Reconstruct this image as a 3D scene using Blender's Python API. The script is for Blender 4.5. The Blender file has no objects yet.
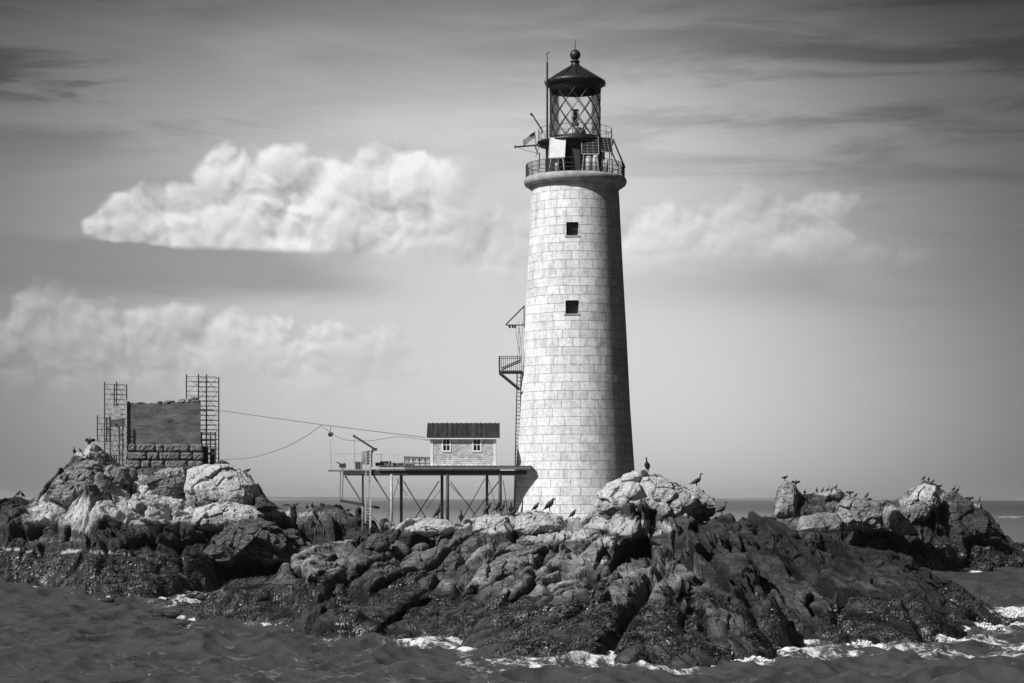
import bpy, math, random
import numpy as np
from mathutils import Vector, Matrix
R = math.radians
F, H, HY = 1984.0, 7.0, 499.0        # focal length in picture widths/1024, eye height (m), horizon row
scn = bpy.context.scene
col = scn.collection

# ------------------------------------------------------------------ camera
cd = bpy.data.cameras.new('camera'); cam = bpy.data.objects.new('camera', cd); col.objects.link(cam)
cd.sensor_width = 36; cd.lens = 36*F/1024; cd.shift_y = (HY-341.5)/1024
cd.clip_start = 1; cd.clip_end = 80000
cam.location = (0, 0, H); cam.rotation_euler = (R(90), 0, 0)
scn.camera = cam
scn.view_settings.view_transform = 'Standard'; scn.view_settings.look = 'None'
scn.view_settings.exposure = 0.0; scn.view_settings.gamma = 1

# ------------------------------------------------------------------ node helper
class N:
    dim = '3D'
    def __init__(s, tree): s.t = tree; s.nodes = tree.nodes; s.links = tree.links
    def new(s, typ, **kw):
        n = s.nodes.new(typ)
        for k, v in kw.items(): setattr(n, k, v)
        return n
    def put(s, sock, v):
        if isinstance(v, (int, float)):
            try: sock.default_value = v
            except Exception: sock.default_value = (v, v, v)
        elif isinstance(v, tuple): sock.default_value = v
        else: s.links.new(v, sock)
    def m(s, op, a, b=None, c=None, clamp=False):
        n = s.new('ShaderNodeMath', operation=op); n.use_clamp = clamp
        s.put(n.inputs[0], a)
        if b is not None: s.put(n.inputs[1], b)
        if c is not None: s.put(n.inputs[2], c)
        return n.outputs[0]
    def add(s, a, b): return s.m('ADD', a, b)
    def sub(s, a, b): return s.m('SUBTRACT', a, b)
    def mul(s, a, b): return s.m('MULTIPLY', a, b)
    def ss(s, x, lo, hi, a=0.0, b=1.0):
        n = s.new('ShaderNodeMapRange', interpolation_type='SMOOTHSTEP')
        s.put(n.inputs[0], x); s.put(n.inputs[1], lo); s.put(n.inputs[2], hi); s.put(n.inputs[3], a); s.put(n.inputs[4], b)
        return n.outputs[0]
    def mix(s, f, a, b):      # scalars
        n = s.new('ShaderNodeMix', data_type='FLOAT'); s.put(n.inputs[0], f); s.put(n.inputs[2], a); s.put(n.inputs[3], b)
        return n.outputs[0]
    def vec(s, x, y, z=0.0):
        n = s.new('ShaderNodeCombineXYZ'); s.put(n.inputs[0], x); s.put(n.inputs[1], y); s.put(n.inputs[2], z); return n.outputs[0]
    def sep(s, v):
        n = s.new('ShaderNodeSeparateXYZ'); s.links.new(v, n.inputs[0]); return n.outputs
    def noise(s, v, sc=1.0, det=4.0, rough=.5, dist=0.0):
        n = s.new('ShaderNodeTexNoise', noise_dimensions=s.dim); s.links.new(v, n.inputs['Vector'])
        for k, q in (('Scale', sc), ('Detail', det), ('Roughness', rough), ('Distortion', dist)): n.inputs[k].default_value = q
        return n.outputs['Fac']
    def vor(s, v, sc=1.0, det=0.0, rough=.5, feat='F1', smooth=.5):
        n = s.new('ShaderNodeTexVoronoi', feature=feat, voronoi_dimensions=s.dim); s.links.new(v, n.inputs['Vector'])
        n.inputs['Scale'].default_value = sc
        if 'Detail' in n.inputs: n.inputs['Detail'].default_value = det; n.inputs['Roughness'].default_value = rough
        if feat == 'SMOOTH_F1': n.inputs['Smoothness'].default_value = smooth
        return n.outputs['Distance']
    def mapv(s, v, scale=(1,1,1), rot=(0,0,0)):
        n = s.new('ShaderNodeMapping'); s.links.new(v, n.inputs[0]); n.inputs['Scale'].default_value = scale; n.inputs['Rotation'].default_value = rot
        return n.outputs[0]
    def attr(s, name):
        n = s.new('ShaderNodeAttribute'); n.attribute_name = name; return n.outputs['Fac']

# ------------------------------------------------------------------ sky
SUN_AZ, SUN_EL = R(230), R(40)
w = bpy.data.worlds.new('World'); scn.world = w; w.use_nodes = True
w.cycles.sampling_method = 'MANUAL'; w.cycles.sample_map_resolution = 256
n = N(w.node_tree); n.nodes.clear()
tc = n.new('ShaderNodeTexCoord'); d3 = n.sep(tc.outputs['Generated'])
az = n.m('ARCTAN2', d3[0], d3[1])
el = n.m('ARCSINE', d3[2])
U = n.add(n.mul(az, F), 512.0)                    # angle across, 1984 units per radian
V = n.sub(HY, n.mul(el, F))                       # angle down
sk = n.new('ShaderNodeTexSky', sky_type='NISHITA'); sk.sun_disc = False
sk.sun_elevation = SUN_EL; sk.sun_rotation = SUN_AZ; sk.dust_density = 2.0
sr = n.new('ShaderNodeSeparateColor'); n.links.new(sk.outputs[0], sr.inputs[0])
clear = n.mul(sr.outputs[0], 0.065)               # the red record of the sky, as behind a red filter
def gauss(cx, cy, rx, ry, U=U, V=V):
    a = n.m('DIVIDE', n.sub(U, cx), rx); b = n.m('DIVIDE', n.sub(V, cy), ry)
    return n.m('EXPONENT', n.mul(n.add(n.mul(a, a), n.mul(b, b)), -1.0))
# thin high veil, brightest above the tower
uv = n.vec(n.mul(U, 0.01), n.mul(V, 0.01)); n.dim = '2D'
st = n.noise(n.mapv(uv, (0.28, 1.5, 1), (0, 0, R(-5))), 1.0, 6, .55, .6)
veil = n.mul(gauss(560, 400, 560, 440), 0.41)
veil = n.add(veil, n.mul(gauss(520, 130, 360, 130), 0.16))
up = n.ss(V, 260, 0, 0.0, 1.0)
veil = n.mul(veil, n.mix(up, 1.0, n.ss(st, .30, .72, .72, 1.06)))
base = n.add(n.add(clear, veil), 0.035)
# darker streaks upper left and upper right
dk = n.mul(n.ss(n.noise(n.mapv(uv, (0.35, 2.6, 1), (0, 0, R(4))), 1.1, 5, .6, .4), .42, .66), gauss(60, 90, 190, 70))
base = n.mul(base, n.sub(1.0, n.mul(dk, .55)))
dk2 = n.mul(n.ss(n.noise(n.mapv(uv, (0.25, 2.0, 1), (0, 0, R(-6))), 1.4, 5, .6, .4), .40, .66), gauss(880, 90, 330, 110))
base = n.mul(base, n.sub(1.0, n.mul(dk2, .45)))
# cumulus: billows lit from the upper left
nzw = n.new('ShaderNodeTexNoise', noise_dimensions='2D'); nzw.inputs['Scale'].default_value = 1.1; nzw.inputs['Detail'].default_value = 3
n.links.new(n.vec(n.mul(U, 1/75.), n.mul(V, 1/66.)), nzw.inputs['Vector'])
def billow(du, dv):
    p = n.vec(n.mul(n.add(U, du), 1/75.), n.mul(n.add(V, dv), 1/66.))
    o = n.new('ShaderNodeVectorMath', operation='MULTIPLY_ADD'); n.links.new(nzw.outputs['Color'], o.inputs[0]); o.inputs[1].default_value = (.38, .38, .38); n.links.new(p, o.inputs[2])
    v = n.vor(o.outputs[0], 1.2, 3.0, .48, 'SMOOTH_F1', .3)
    return n.sub(1.0, n.mul(v, v))
b0 = billow(0, 0); b1 = billow(-5, -8)
relief = n.sub(b0, b1)
wob = n.noise(n.vec(n.mul(U, 1/85.), n.mul(V, 1/75.)), 1.0, 5, .55)
def cloud(base, blobs, flat, lo, hi, bright, relk, amp=.5, wamp=.6, fade=None):
    s_ = None
    for b in blobs:
        g = gauss(*b); s_ = g if s_ is None else n.m('MAXIMUM', s_, g)
    f = n.add(s_, n.add(n.mul(n.sub(b0, .75), amp), n.mul(n.sub(wob, .5), wamp)))
    a = n.mul(n.ss(f, lo, hi), n.ss(s_, .03, .22))
    if flat is not None:
        a = n.mul(a, n.ss(n.add(V, n.mul(n.sub(st, .5), 14)), flat+3, flat-4))
    if fade is not None: a = n.mul(a, fade)
    L = n.add(n.add(bright, n.mul(relief, relk)), n.mul(n.sub(wob, .5), .22))
    L = n.m('MAXIMUM', n.m('MINIMUM', L, .90), .3)
    return n.mix(a, base, L)
# far low banks
base = cloud(base, [(70,345,130,62),(185,355,80,60),(250,335,70,36),(330,360,100,52)], None, .20, .55, .60, .34, .35, .9, n.ss(V, 430, 310, .0, .85))
# soft mass to the right of the big cloud
base = cloud(base, [(400,225,140,84),(490,245,110,66),(350,225,120,74)], None, .20, .85, .63, .22, .2, .45, n.ss(V, 310, 240, .0, .85))
# grey stratus band, dark upper edge sharp
band = n.mul(n.ss(n.add(V, n.add(n.mul(n.sub(st,.5), 16), n.mul(n.sub(wob,.5), 12))), n.add(n.mul(n.ss(U, 120, 0), -10), 242), 250), n.ss(n.add(V, n.mul(n.sub(st,.5), 30)), 312, 284))
band = n.mul(band, n.ss(n.add(U, n.mul(n.sub(V, 250), -1.2)), 400, 240))
base = n.mix(n.mul(band, n.ss(U, -60, 130, .55, .85)), base, n.add(.31, n.mul(n.sub(st, .5), .10)))
lum = n.add(n.mul(n.ss(n.add(V, n.mul(U, .15)), 300, 190), .09), .66)
base = cloud(base, [(262,200,66,56),(170,220,76,36),(118,232,32,22),(235,182,44,38),(330,205,84,56),(300,188,60,40),(395,185,70,48),(425,205,50,44),(215,236,120,24),(330,240,110,40),(430,235,70,34)], 252, .33, .53, lum, .42, .24, .34, n.ss(n.add(U, n.mul(n.sub(V, 215), 1.0)), 500, 385))
# ragged bright wisps on the right
base = cloud(base, [(690,235,150,40),(735,230,76,30),(800,245,60,18),(865,262,80,16),(790,210,90,16)], None, .20, .70, .70, .30, .3, 1.4, n.mul(n.ss(V, 290, 235), .8))
rb = n.mul(gauss(800, 285, 190, 24), n.ss(st, .30, .6))
base = n.mul(base, n.sub(1.0, n.mul(rb, .22)))
base = n.mul(base, n.mix(n.ss(n.add(U, n.mul(n.sub(V, 300), -.35)), 620, 1120), 1.0, .34))
base = n.mul(base, n.mix(n.ss(U, 300, -120), 1.0, .60))
base = n.mul(base, n.ss(V, -120, 165, .22, 1.0))
base = n.mul(base, n.ss(V, -200, -1100, 1.0, 3.0))
base = n.mul(base, n.ss(V, 520, 503, .15, 1.0))
bg = n.new('ShaderNodeBackground'); cc = n.new('ShaderNodeCombineColor')
for i in range(3): n.links.new(base, cc.inputs[i])
n.links.new(cc.outputs[0], bg.inputs[0]); bg.inputs[1].default_value = 1.0
wo = n.new('ShaderNodeOutputWorld'); n.links.new(bg.outputs[0], wo.inputs[0])

# ------------------------------------------------------------------ sun
sl = bpy.data.lights.new('sun', 'SUN'); sl.energy = 5.0; sl.angle = R(.5); sl.color = (1, .99, .975)
so = bpy.data.objects.new('sun', sl); col.objects.link(so)
ts = Vector((math.sin(SUN_AZ)*math.cos(SUN_EL), math.cos(SUN_AZ)*math.cos(SUN_EL), math.sin(SUN_EL)))
so.rotation_euler = ts.to_track_quat('Z', 'Y').to_euler(); so.location = (-60, -40, 80)

# ------------------------------------------------------------------ materials
def mat(name, build):
    m = bpy.data.materials.new(name); m.use_nodes = True; q = N(m.node_tree); q.nodes.clear()
    b = q.new('ShaderNodeBsdfPrincipled'); o = q.new('ShaderNodeOutputMaterial'); q.links.new(b.outputs[0], o.inputs[0])
    q.b = b; q.o = o; build(q); return m
def setgrey(q, v):
    if isinstance(v, (int, float)): q.b.inputs['Base Color'].default_value = (v, v, v, 1); return
    c = q.new('ShaderNodeCombineColor')
    for i in range(3): q.links.new(v, c.inputs[i])
    q.links.new(c.outputs[0], q.b.inputs['Base Color'])
def bump(q, h, s=.5, d=.05, base=None):
    b = q.new('ShaderNodeBump'); b.inputs['Strength'].default_value = s; b.inputs['Distance'].default_value = d
    q.links.new(h, b.inputs['Height'])
    if base is not None: q.links.new(base, b.inputs['Normal'])
    return b.outputs[0]
def simple(name, g, rough=.6, metal=0., var=.25, sc=4., bmp=.15):
    def f(q):
        t = q.new('ShaderNodeTexCoord').outputs['Object']
        nz = q.noise(t, sc, 6, .6)
        setgrey(q, q.ss(nz, .3, .7, g*(1-var), g*(1+var)))
        q.b.inputs['Roughness'].default_value = rough; q.b.inputs['Metallic'].default_value = metal
        q.links.new(bump(q, q.noise(t, sc*6, 3), bmp, .01), q.b.inputs['Normal'])
    return mat(name, f)
M = dict(
 black=simple('black_paint', .018, .45), iron=simple('dark_iron', .035, .6), steel=simple('weathered_steel', .16, .55),
 pale=simple('pale_galvanised', .42, .5), white=simple('white_paint', .75, .5, var=.08), timber=simple('grey_timber', .13, .8),
 lighttimber=simple('pale_timber', .33, .8), bird=simple('black_plumage', .02, .5), gullwhite=simple('white_plumage', .7, .7, var=.05),
 wire=simple('wire', .06, .6), panel=simple('solar_cell', .03, .18), duck=simple('brown_plumage', .012, .7),
 cable=simple('grey_cable', .17, .6), brass=simple('lens_brass', .12, .4), slate=simple('dark_cloth', .07, .8),
 glarepanel=simple('painted_glare_panel', .55, .5, var=.12, sc=1.5),  # sun glare on the panel, put into its face colour as white
 stripe=simple('pale_cloth', .45, .9))
def f_glass(q):
    tr = q.new('ShaderNodeBsdfTransparent'); gl = q.new('ShaderNodeBsdfGlossy'); gl.inputs['Roughness'].default_value = .03
    fr = q.new('ShaderNodeFresnel'); fr.inputs[0].default_value = 1.45
    mx = q.new('ShaderNodeMixShader'); q.links.new(q.mul(fr.outputs[0], .8), mx.inputs[0])
    q.links.new(tr.outputs[0], mx.inputs[1]); q.links.new(gl.outputs[0], mx.inputs[2]); q.links.new(mx.outputs[0], q.o.inputs[0])
    tr.inputs[0].default_value = (.98, .98, .98, 1)
M['glass'] = mat('lantern_glass', f_glass)
def f_lens(q):
    setgrey(q, .5); q.b.inputs['Roughness'].default_value = .15; q.b.inputs['Transmission Weight'].default_value = .5
M['lens'] = mat('lens_glass', f_lens)
def f_darkglass(q):
    setgrey(q, .012); q.b.inputs['Roughness'].default_value = .08
M['darkglass'] = mat('dark_window_glass', f_darkglass)
def f_granite(q):      # coursed granite: UV in metres round and up the tower
    uvn = q.new('ShaderNodeUVMap'); uvv = uvn.outputs[0]; u3 = q.sep(uvv)
    ob = q.new('ShaderNodeTexCoord').outputs['Object']
    wob = q.new('ShaderNodeTexNoise'); wob.inputs['Scale'].default_value = 1.2; q.links.new(ob, wob.inputs['Vector'])
    va = q.new('ShaderNodeVectorMath', operation='MULTIPLY_ADD'); q.links.new(wob.outputs['Color'], va.inputs[0]); va.inputs[1].default_value = (.06, .04, 0); q.links.new(uvv, va.inputs[2])
    def brick(c1, c2, mo, ms):
        b = q.new('ShaderNodeTexBrick'); q.links.new(va.outputs[0], b.inputs['Vector'])
        b.inputs['Color1'].default_value = (c1,)*3+(1,); b.inputs['Color2'].default_value = (c2,)*3+(1,); b.inputs['Mortar'].default_value = (mo,)*3+(1,)
        b.inputs['Scale'].default_value = 1; b.inputs['Mortar Size'].default_value = ms; b.inputs['Brick Width'].default_value = 1.42; b.inputs['Row Height'].default_value = .69
        b.inputs['Mortar Smooth'].default_value = .3; b.offset = .5; b.squash = .82; b.squash_frequency = 3; return b
    b = brick(.88, .70, .28, .018)
    col_ = q.sep(b.outputs['Color'])[0]
    big = q.noise(ob, .35, 5, .6); fine = q.noise(ob, 3.5, 6, .7); grit = q.noise(ob, 18, 4, .7)
    col_ = q.mul(col_, q.ss(big, .3, .7, .88, 1.06)); col_ = q.mul(col_, q.ss(fine, .3, .62, .74, 1.03)); col_ = q.mul(col_, q.ss(grit, .3, .75, .88, 1.04))
    # dirt: vertical runs and blotches, heavier on the weather side of the tower
    o3 = q.sep(ob)
    run = q.noise(q.vec(q.mul(u3[0], 1.1), q.mul(u3[1], .13)), 1.3, 6, .68, .7)
    blot = q.noise(q.vec(u3[0], q.mul(u3[1], .7)), 1.1, 7, .72, .4)
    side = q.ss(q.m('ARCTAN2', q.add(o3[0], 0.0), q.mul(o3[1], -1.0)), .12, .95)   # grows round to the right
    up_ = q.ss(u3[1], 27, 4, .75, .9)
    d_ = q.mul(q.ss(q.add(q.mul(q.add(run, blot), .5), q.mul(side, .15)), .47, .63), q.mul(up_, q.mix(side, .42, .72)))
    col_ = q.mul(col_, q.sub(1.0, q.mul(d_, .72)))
    # small dark rust spots
    sp = q.ss(q.noise(q.vec(u3[0], q.mul(u3[1], .8)), 2.4, 3, .6), .70, .76)
    col_ = q.mul(col_, q.sub(1.0, q.mul(sp, .5)))
    # green-black foot
    foot = q.ss(q.add(u3[1], q.mul(big, 1.0)), 1.6, .3); col_ = q.mul(col_, q.sub(1.0, q.mul(foot, .35)))
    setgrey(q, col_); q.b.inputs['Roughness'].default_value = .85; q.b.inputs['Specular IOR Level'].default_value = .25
    n1 = bump(q, b.outputs['Fac'], -.9, .02) if False else None
    hb = q.add(q.mul(b.outputs['Fac'], -1.0), q.mul(fine, .35)); hb = q.add(hb, q.mul(grit, .2))
    q.links.new(bump(q, hb, .7, .03), q.b.inputs['Normal'])
M['granite'] = mat('granite_courses', f_granite)
def f_plain_stone(q):
    ob = q.new('ShaderNodeTexCoord').outputs['Object']; a = q.noise(ob, 1.2, 8, .68); b = q.noise(ob, 9, 5, .7)
    setgrey(q, q.mul(q.ss(a, .3, .7, .24, .5), q.ss(b, .3, .7, .75, 1.1))); q.b.inputs['Roughness'].default_value = .9
    q.links.new(bump(q, q.add(a, b), .6, .05), q.b.inputs['Normal'])
M['stone'] = mat('weathered_stone', f_plain_stone)
def f_block(q):
    ob = q.new('ShaderNodeTexCoord').outputs['Object']; a = q.noise(ob, 2.0, 8, .7); b = q.noise(ob, 11, 5, .7)
    setgrey(q, q.mul(q.ss(a, .3, .7, .10, .30), q.ss(b, .3, .7, .6, 1.15))); q.b.inputs['Roughness'].default_value = .9
    q.links.new(bump(q, q.add(a, b), .9, .08), q.b.inputs['Normal'])
M['block'] = mat('rough_block', f_block)
def f_concrete(q):
    ob = q.new('ShaderNodeTexCoord').outputs['Object']; o3 = q.sep(ob)
    a = q.noise(q.mapv(ob, (.5, .5, 1.6)), 1.1, 8, .7); b = q.noise(ob, 7, 5, .7)
    v = q.mul(q.ss(a, .36, .66, .085, .20), q.ss(b, .3, .7, .65, 1.2))
    ln = q.m('ABSOLUTE', q.sub(q.m('FRACT', q.add(q.mul(o3[2], .68), q.mul(b, .03))), .5))
    v = q.mul(v, q.ss(ln, .0, .03, .55, 1.0))
    ho = q.ss(q.noise(q.mapv(ob, (.8, .8, 2.2)), .9, 2, .5), .67, .70); v = q.mul(v, q.sub(1.0, q.mul(ho, .6)))
    setgrey(q, v); q.b.inputs['Roughness'].default_value = .9
    q.links.new(bump(q, q.add(a, b), .6, .05), q.b.inputs['Normal'])
M['concrete'] = mat('stained_concrete', f_concrete)
def f_shingle(q):
    ob = q.new('ShaderNodeTexCoord').outputs['Object']; o3 = q.sep(ob)
    b = q.new('ShaderNodeTexBrick'); q.links.new(q.vec(q.add(o3[0], o3[1]), o3[2]), b.inputs['Vector'])
    b.inputs['Color1'].default_value = (.74,)*3+(1,); b.inputs['Color2'].default_value = (.46,)*3+(1,); b.inputs['Mortar'].default_value = (.22,)*3+(1,)
    b.inputs['Scale'].default_value = 1; b.inputs['Mortar Size'].default_value = .012; b.inputs['Brick Width'].default_value = .2; b.inputs['Row Height'].default_value = .15
    c = q.sep(b.outputs['Color'])[0]; nz = q.noise(ob, 2.2, 6, .7)
    setgrey(q, q.mul(c, q.ss(nz, .3, .7, .72, 1.15))); q.b.inputs['Roughness'].default_value = .85
    q.links.new(bump(q, q.mul(b.outputs['Fac'], -1.0), .5, .02), q.b.inputs['Normal'])
M['shingle'] = mat('cedar_shingle', f_shingle)
def f_rock(q):
    g = q.new('ShaderNodeNewGeometry'); p = g.outputs['Position']
    gu = q.attr('guano'); we = q.attr('weed'); li = q.attr('light'); cr = q.attr('crack')
    big = q.noise(p, .5, 6, .62, .4); med = q.noise(p, 2.4, 7, .7, .3); fin = q.noise(p, 11, 5, .72)
    band = q.noise(q.mapv(p, (.9, .35, 4.5), (R(18), R(-28), R(12))), 1.1, 7, .68, .8)
    grain = q.noise(p, 32, 3, .7)
    v = q.mul(q.ss(q.add(q.mul(big, .45), q.mul(med, .55)), .3, .72, .05, .25), q.ss(band, .32, .68, .55, 1.35))
    v = q.mul(v, q.ss(fin, .3, .72, .55, 1.4)); v = q.mul(v, q.ss(grain, .3, .7, .75, 1.25))
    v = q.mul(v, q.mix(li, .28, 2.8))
    v = q.mul(v, q.sub(1.0, q.mul(cr, .85)))
    # barnacles: pale speckle band above the weed
    zz = q.sep(p)[2]
    # guano: streaked, patchy white
    dr = q.noise(q.mapv(p, (1.3, 1.3, .35)), 1.5, 7, .72, .6)
    gm = q.ss(q.add(gu, q.mul(q.sub(q.add(q.mul(dr, .6), q.mul(fin, .4)), .5), 1.5)), .32, .66)
    v = q.mix(gm, v, q.mul(q.ss(q.add(q.mul(med, .5), q.mul(fin, .5)), .3, .66, .30, .80), q.sub(1.0, q.mul(cr, .55))))
    # weed: near black with pale fronds
    wm = q.ss(q.add(we, q.mul(q.sub(med, .5), 1.1)), .38, .62)
    fr = q.vor(q.mapv(p, (1, 1, .7)), 7.0, 2.0, .6)
    v = q.mix(wm, v, q.mul(q.ss(fr, .1, .6, .05, .014), q.ss(fin, .45, .75, .8, 3.8)))
    setgrey(q, v)
    q.links.new(q.mix(wm, q.mix(li, .40, .88), .42), q.b.inputs['Roughness']); q.b.inputs['Specular IOR Level'].default_value = .5
    h = q.add(q.mul(med, 1.0), q.mul(fin, .5)); h = q.add(h, q.mul(band, .8)); h = q.add(h, q.mul(q.vor(p, 1.8, 3, .6, 'DISTANCE_TO_EDGE'), .8))
    n1 = bump(q, h, .95, .2)
    n2 = bump(q, q.add(q.mul(grain, .5), q.mul(q.mul(fr, wm), 1.6)), .6, .06, n1)
    q.links.new(n2, q.b.inputs['Normal'])
M['rock'] = mat('ledge_rock', f_rock)
def f_weed(q):
    g = q.new('ShaderNodeNewGeometry'); p = g.outputs['Position']
    a = q.noise(p, 1.2, 5, .7); b = q.noise(p, 14, 2, .6)
    setgrey(q, q.mul(q.ss(a, .38, .62, .006, .07), q.ss(b, .35, .72, .5, 3.2)))
    q.b.inputs['Roughness'].default_value = .38
M['weed'] = mat('seaweed', f_weed)
def f_water(q):
    g = q.new('ShaderNodeNewGeometry'); p = g.outputs['Position']; fo = q.attr('foam'); p3 = q.sep(p)
    a = q.noise(q.mapv(p, (1, 1, 1)), 1.6, 6, .65, .8); b = q.noise(p, .33, 5, .6, 1.0); c = q.noise(p, 5.5, 4, .7)
    lace = q.vor(q.mapv(p, (1, 1, 0)), 1.4, 3.0, .65, 'F1')
    fine = q.noise(p, 3.8, 5, .75, .6)
    fm = q.mul(q.ss(q.add(fo, q.add(q.mul(q.sub(a, .5), .9), q.add(q.mul(q.sub(fine, .5), 1.9), q.mul(q.sub(lace, .45), .6)))), .50, .95), .92)
    fm = q.mul(fm, q.ss(fo, .02, .15))
    far = q.ss(p3[1], 160, 1500)
    setgrey(q, q.mix(fm, .062, .82)); q.links.new(q.add(q.mix(fm, .04, .7), q.mul(far, .22)), q.b.inputs['Roughness'])
    q.b.inputs['IOR'].default_value = 1.33
    h = q.add(q.mul(a, .5), q.add(q.mul(c, .14), q.mul(fm, .25)))
    n1 = bump(q, h, 1.0, .17)
    lg = q.noise(q.mapv(p, (.35, 1, 1)), .16, 6, .7, .5)
    n2 = bump(q, q.mul(lg, far), 1.0, 6.0, n1)
    q.links.new(n2, q.b.inputs['Normal'])
M['water'] = mat('sea_water', f_water)
M['foam'] = simple('sea_foam', .82, .8, var=.1, sc=3, bmp=.6)
M['hill'] = simple('far_shore', .2, .9, sc=.002)

# ------------------------------------------------------------------ mesh helper
class MB:
    def __init__(s): s.v = []; s.f = []
    def add(s, vs, fs):
        o = len(s.v); s.v += [tuple(v) for v in vs]; s.f += [tuple(i+o for i in f) for f in fs]; return s
    def box(s, x0, y0, z0, x1, y1, z1):
        v = [(x, y, z) for z in (z0, z1) for y in (y0, y1) for x in (x0, x1)]
        return s.add(v, [(0,2,3,1),(4,5,7,6),(0,1,5,4),(2,6,7,3),(0,4,6,2),(1,3,7,5)])
    def bar(s, a, b, w, h=None, up=(0,0,1)):
        a, b = Vector(a), Vector(b); h = h or w; d = (b-a).normalized(); u = Vector(up)
        if abs(d.dot(u)) > .98: u = Vector((0,1,0))
        r = d.cross(u).normalized(); u = r.cross(d)
        v = [p + r*sx*w/2 + u*sz*h/2 for p in (a, b) for sx, sz in ((-1,-1),(1,-1),(1,1),(-1,1))]
        return s.add(v, [(3,2,1,0),(4,5,6,7),(0,1,5,4),(1,2,6,5),(2,3,7,6),(3,0,4,7)])
    def tube(s, pts, r, seg=8, cap=True):
        pts = [Vector(p) for p in pts]; k = len(pts); rr = r if isinstance(r, (list, tuple)) else [r]*k
        o = len(s.v); ref = None
        for i, p in enumerate(pts):
            d = (pts[min(i+1, k-1)] - pts[max(i-1, 0)]).normalized()
            if ref is None or abs(ref.dot(d)) > .97: ref = Vector((0,0,1)) if abs(d.z) < .9 else Vector((0,1,0))
            a = d.cross(ref).normalized(); b = a.cross(d).normalized()
            for j in range(seg):
                t = 2*math.pi*j/seg; s.v.append(tuple(p + (a*math.cos(t) + b*math.sin(t))*rr[i]))
        for i in range(k-1):
            for j in range(seg):
                j2 = (j+1) % seg; s.f.append((o+i*seg+j, o+i*seg+j2, o+(i+1)*seg+j2, o+(i+1)*seg+j))
        if cap: s.f.append(tuple(o+j for j in range(seg))[::-1]); s.f.append(tuple(o+(k-1)*seg+j for j in range(seg)))
        return s
    def lathe(s, prof, seg=48, c=(0,0,0)):
        o = len(s.v); k = len(prof)
        for r, z in prof:
            for j in range(seg):
                t = 2*math.pi*j/seg; s.v.append((c[0]+r*math.cos(t), c[1]+r*math.sin(t), c[2]+z))
        for i in range(k-1):
            for j in range(seg):
                j2 = (j+1) % seg; s.f.append((o+i*seg+j, o+i*seg+j2, o+(i+1)*seg+j2, o+(i+1)*seg+j))
        return s
    def ring(s, r, z, t, seg=48): 
        return s.tube([(r*math.cos(2*math.pi*i/seg), r*math.sin(2*math.pi*i/seg), z) for i in range(seg+1)], t, 6, False)
    def each(s, name, m, parent=None, smooth=False):
        """one object per separate piece"""
        par = list(range(len(s.v)))
        def fd(i):
            while par[i] != i: par[i] = par[par[i]]; i = par[i]
            return i
        for f in s.f:
            for k in f[1:]: par[fd(k)] = fd(f[0])
        g = {}
        for f in s.f: g.setdefault(fd(f[0]), []).append(f)
        for fs in g.values():
            ids = sorted({k for f in fs for k in f}); mp = {k: i for i, k in enumerate(ids)}
            q = MB(); q.v = [s.v[k] for k in ids]; q.f = [tuple(mp[k] for k in f) for f in fs]; q.build(name, m, parent, smooth)
    def build(s, name, m, parent=None, smooth=False, bevel=0):
        me = bpy.data.meshes.new(name); me.from_pydata(s.v, [], s.f); me.update()
        o = bpy.data.objects.new(name, me); col.objects.link(o); me.materials.append(m)
        if smooth: me.polygons.foreach_set('use_smooth', [True]*len(me.polygons))
        if bevel:
            b = o.modifiers.new('bevel', 'BEVEL'); b.width = bevel; b.segments = 2; b.limit_method = 'ANGLE'
        if parent: o.parent = parent
        return o
def tag(o, label=None, cat=None, group=None, kind=None):
    if label: o['label'] = label
    if cat: o['category'] = cat
    if group: o['group'] = group
    if kind: o['kind'] = kind
    return o
def empty(name, loc, label, cat, group=None, rz=0):
    o = bpy.data.objects.new(name, None); col.objects.link(o); o.location = loc; o.rotation_euler[2] = rz; o.empty_display_size = .3
    return tag(o, label, cat, group)
def copy_tree(o, parent=None):
    c = o.copy(); col.objects.link(c)
    if parent: c.parent = parent
    for ch in [x for x in bpy.data.objects if x.parent == o]: copy_tree(ch, c)
    return c
def W(px, py, d): return Vector(((px-512)/F*d, d, H-(py-HY)/F*d))

# ------------------------------------------------------------------ numpy noise
def h3(i, j, k=0, s=0):
    with np.errstate(over='ignore'):
        a = (i.astype(np.int64)*374761393 + j.astype(np.int64)*668265263 + np.int64(k)*2147483647*0 + (k.astype(np.int64) if hasattr(k, 'astype') else np.int64(k))*974634777 + s*362437) & 0xffffffff
        a = ((a ^ (a >> 13))*1274126177) & 0xffffffff
        a = ((a ^ (a >> 16))*2246822519) & 0xffffffff
        a = a ^ (a >> 15)
    return (a & 0xffffff)/float(0xffffff)
def vn(x, y, s=0):
    i = np.floor(x); j = np.floor(y); fx = x-i; fy = y-j; fx = fx*fx*(3-2*fx); fy = fy*fy*(3-2*fy)
    a = h3(i, j, 0, s)*(1-fx) + h3(i+1, j, 0, s)*fx; b = h3(i, j+1, 0, s)*(1-fx) + h3(i+1, j+1, 0, s)*fx
    return (a*(1-fy) + b*fy)*2-1
def fbm(x, y, o=4, s=0, g=.5):
    t = 0; a = 1
    for k in range(o): t = t + a*vn(x*2**k + 17.3*k, y*2**k - 9.1*k, s+k); a *= g
    return t
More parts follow.
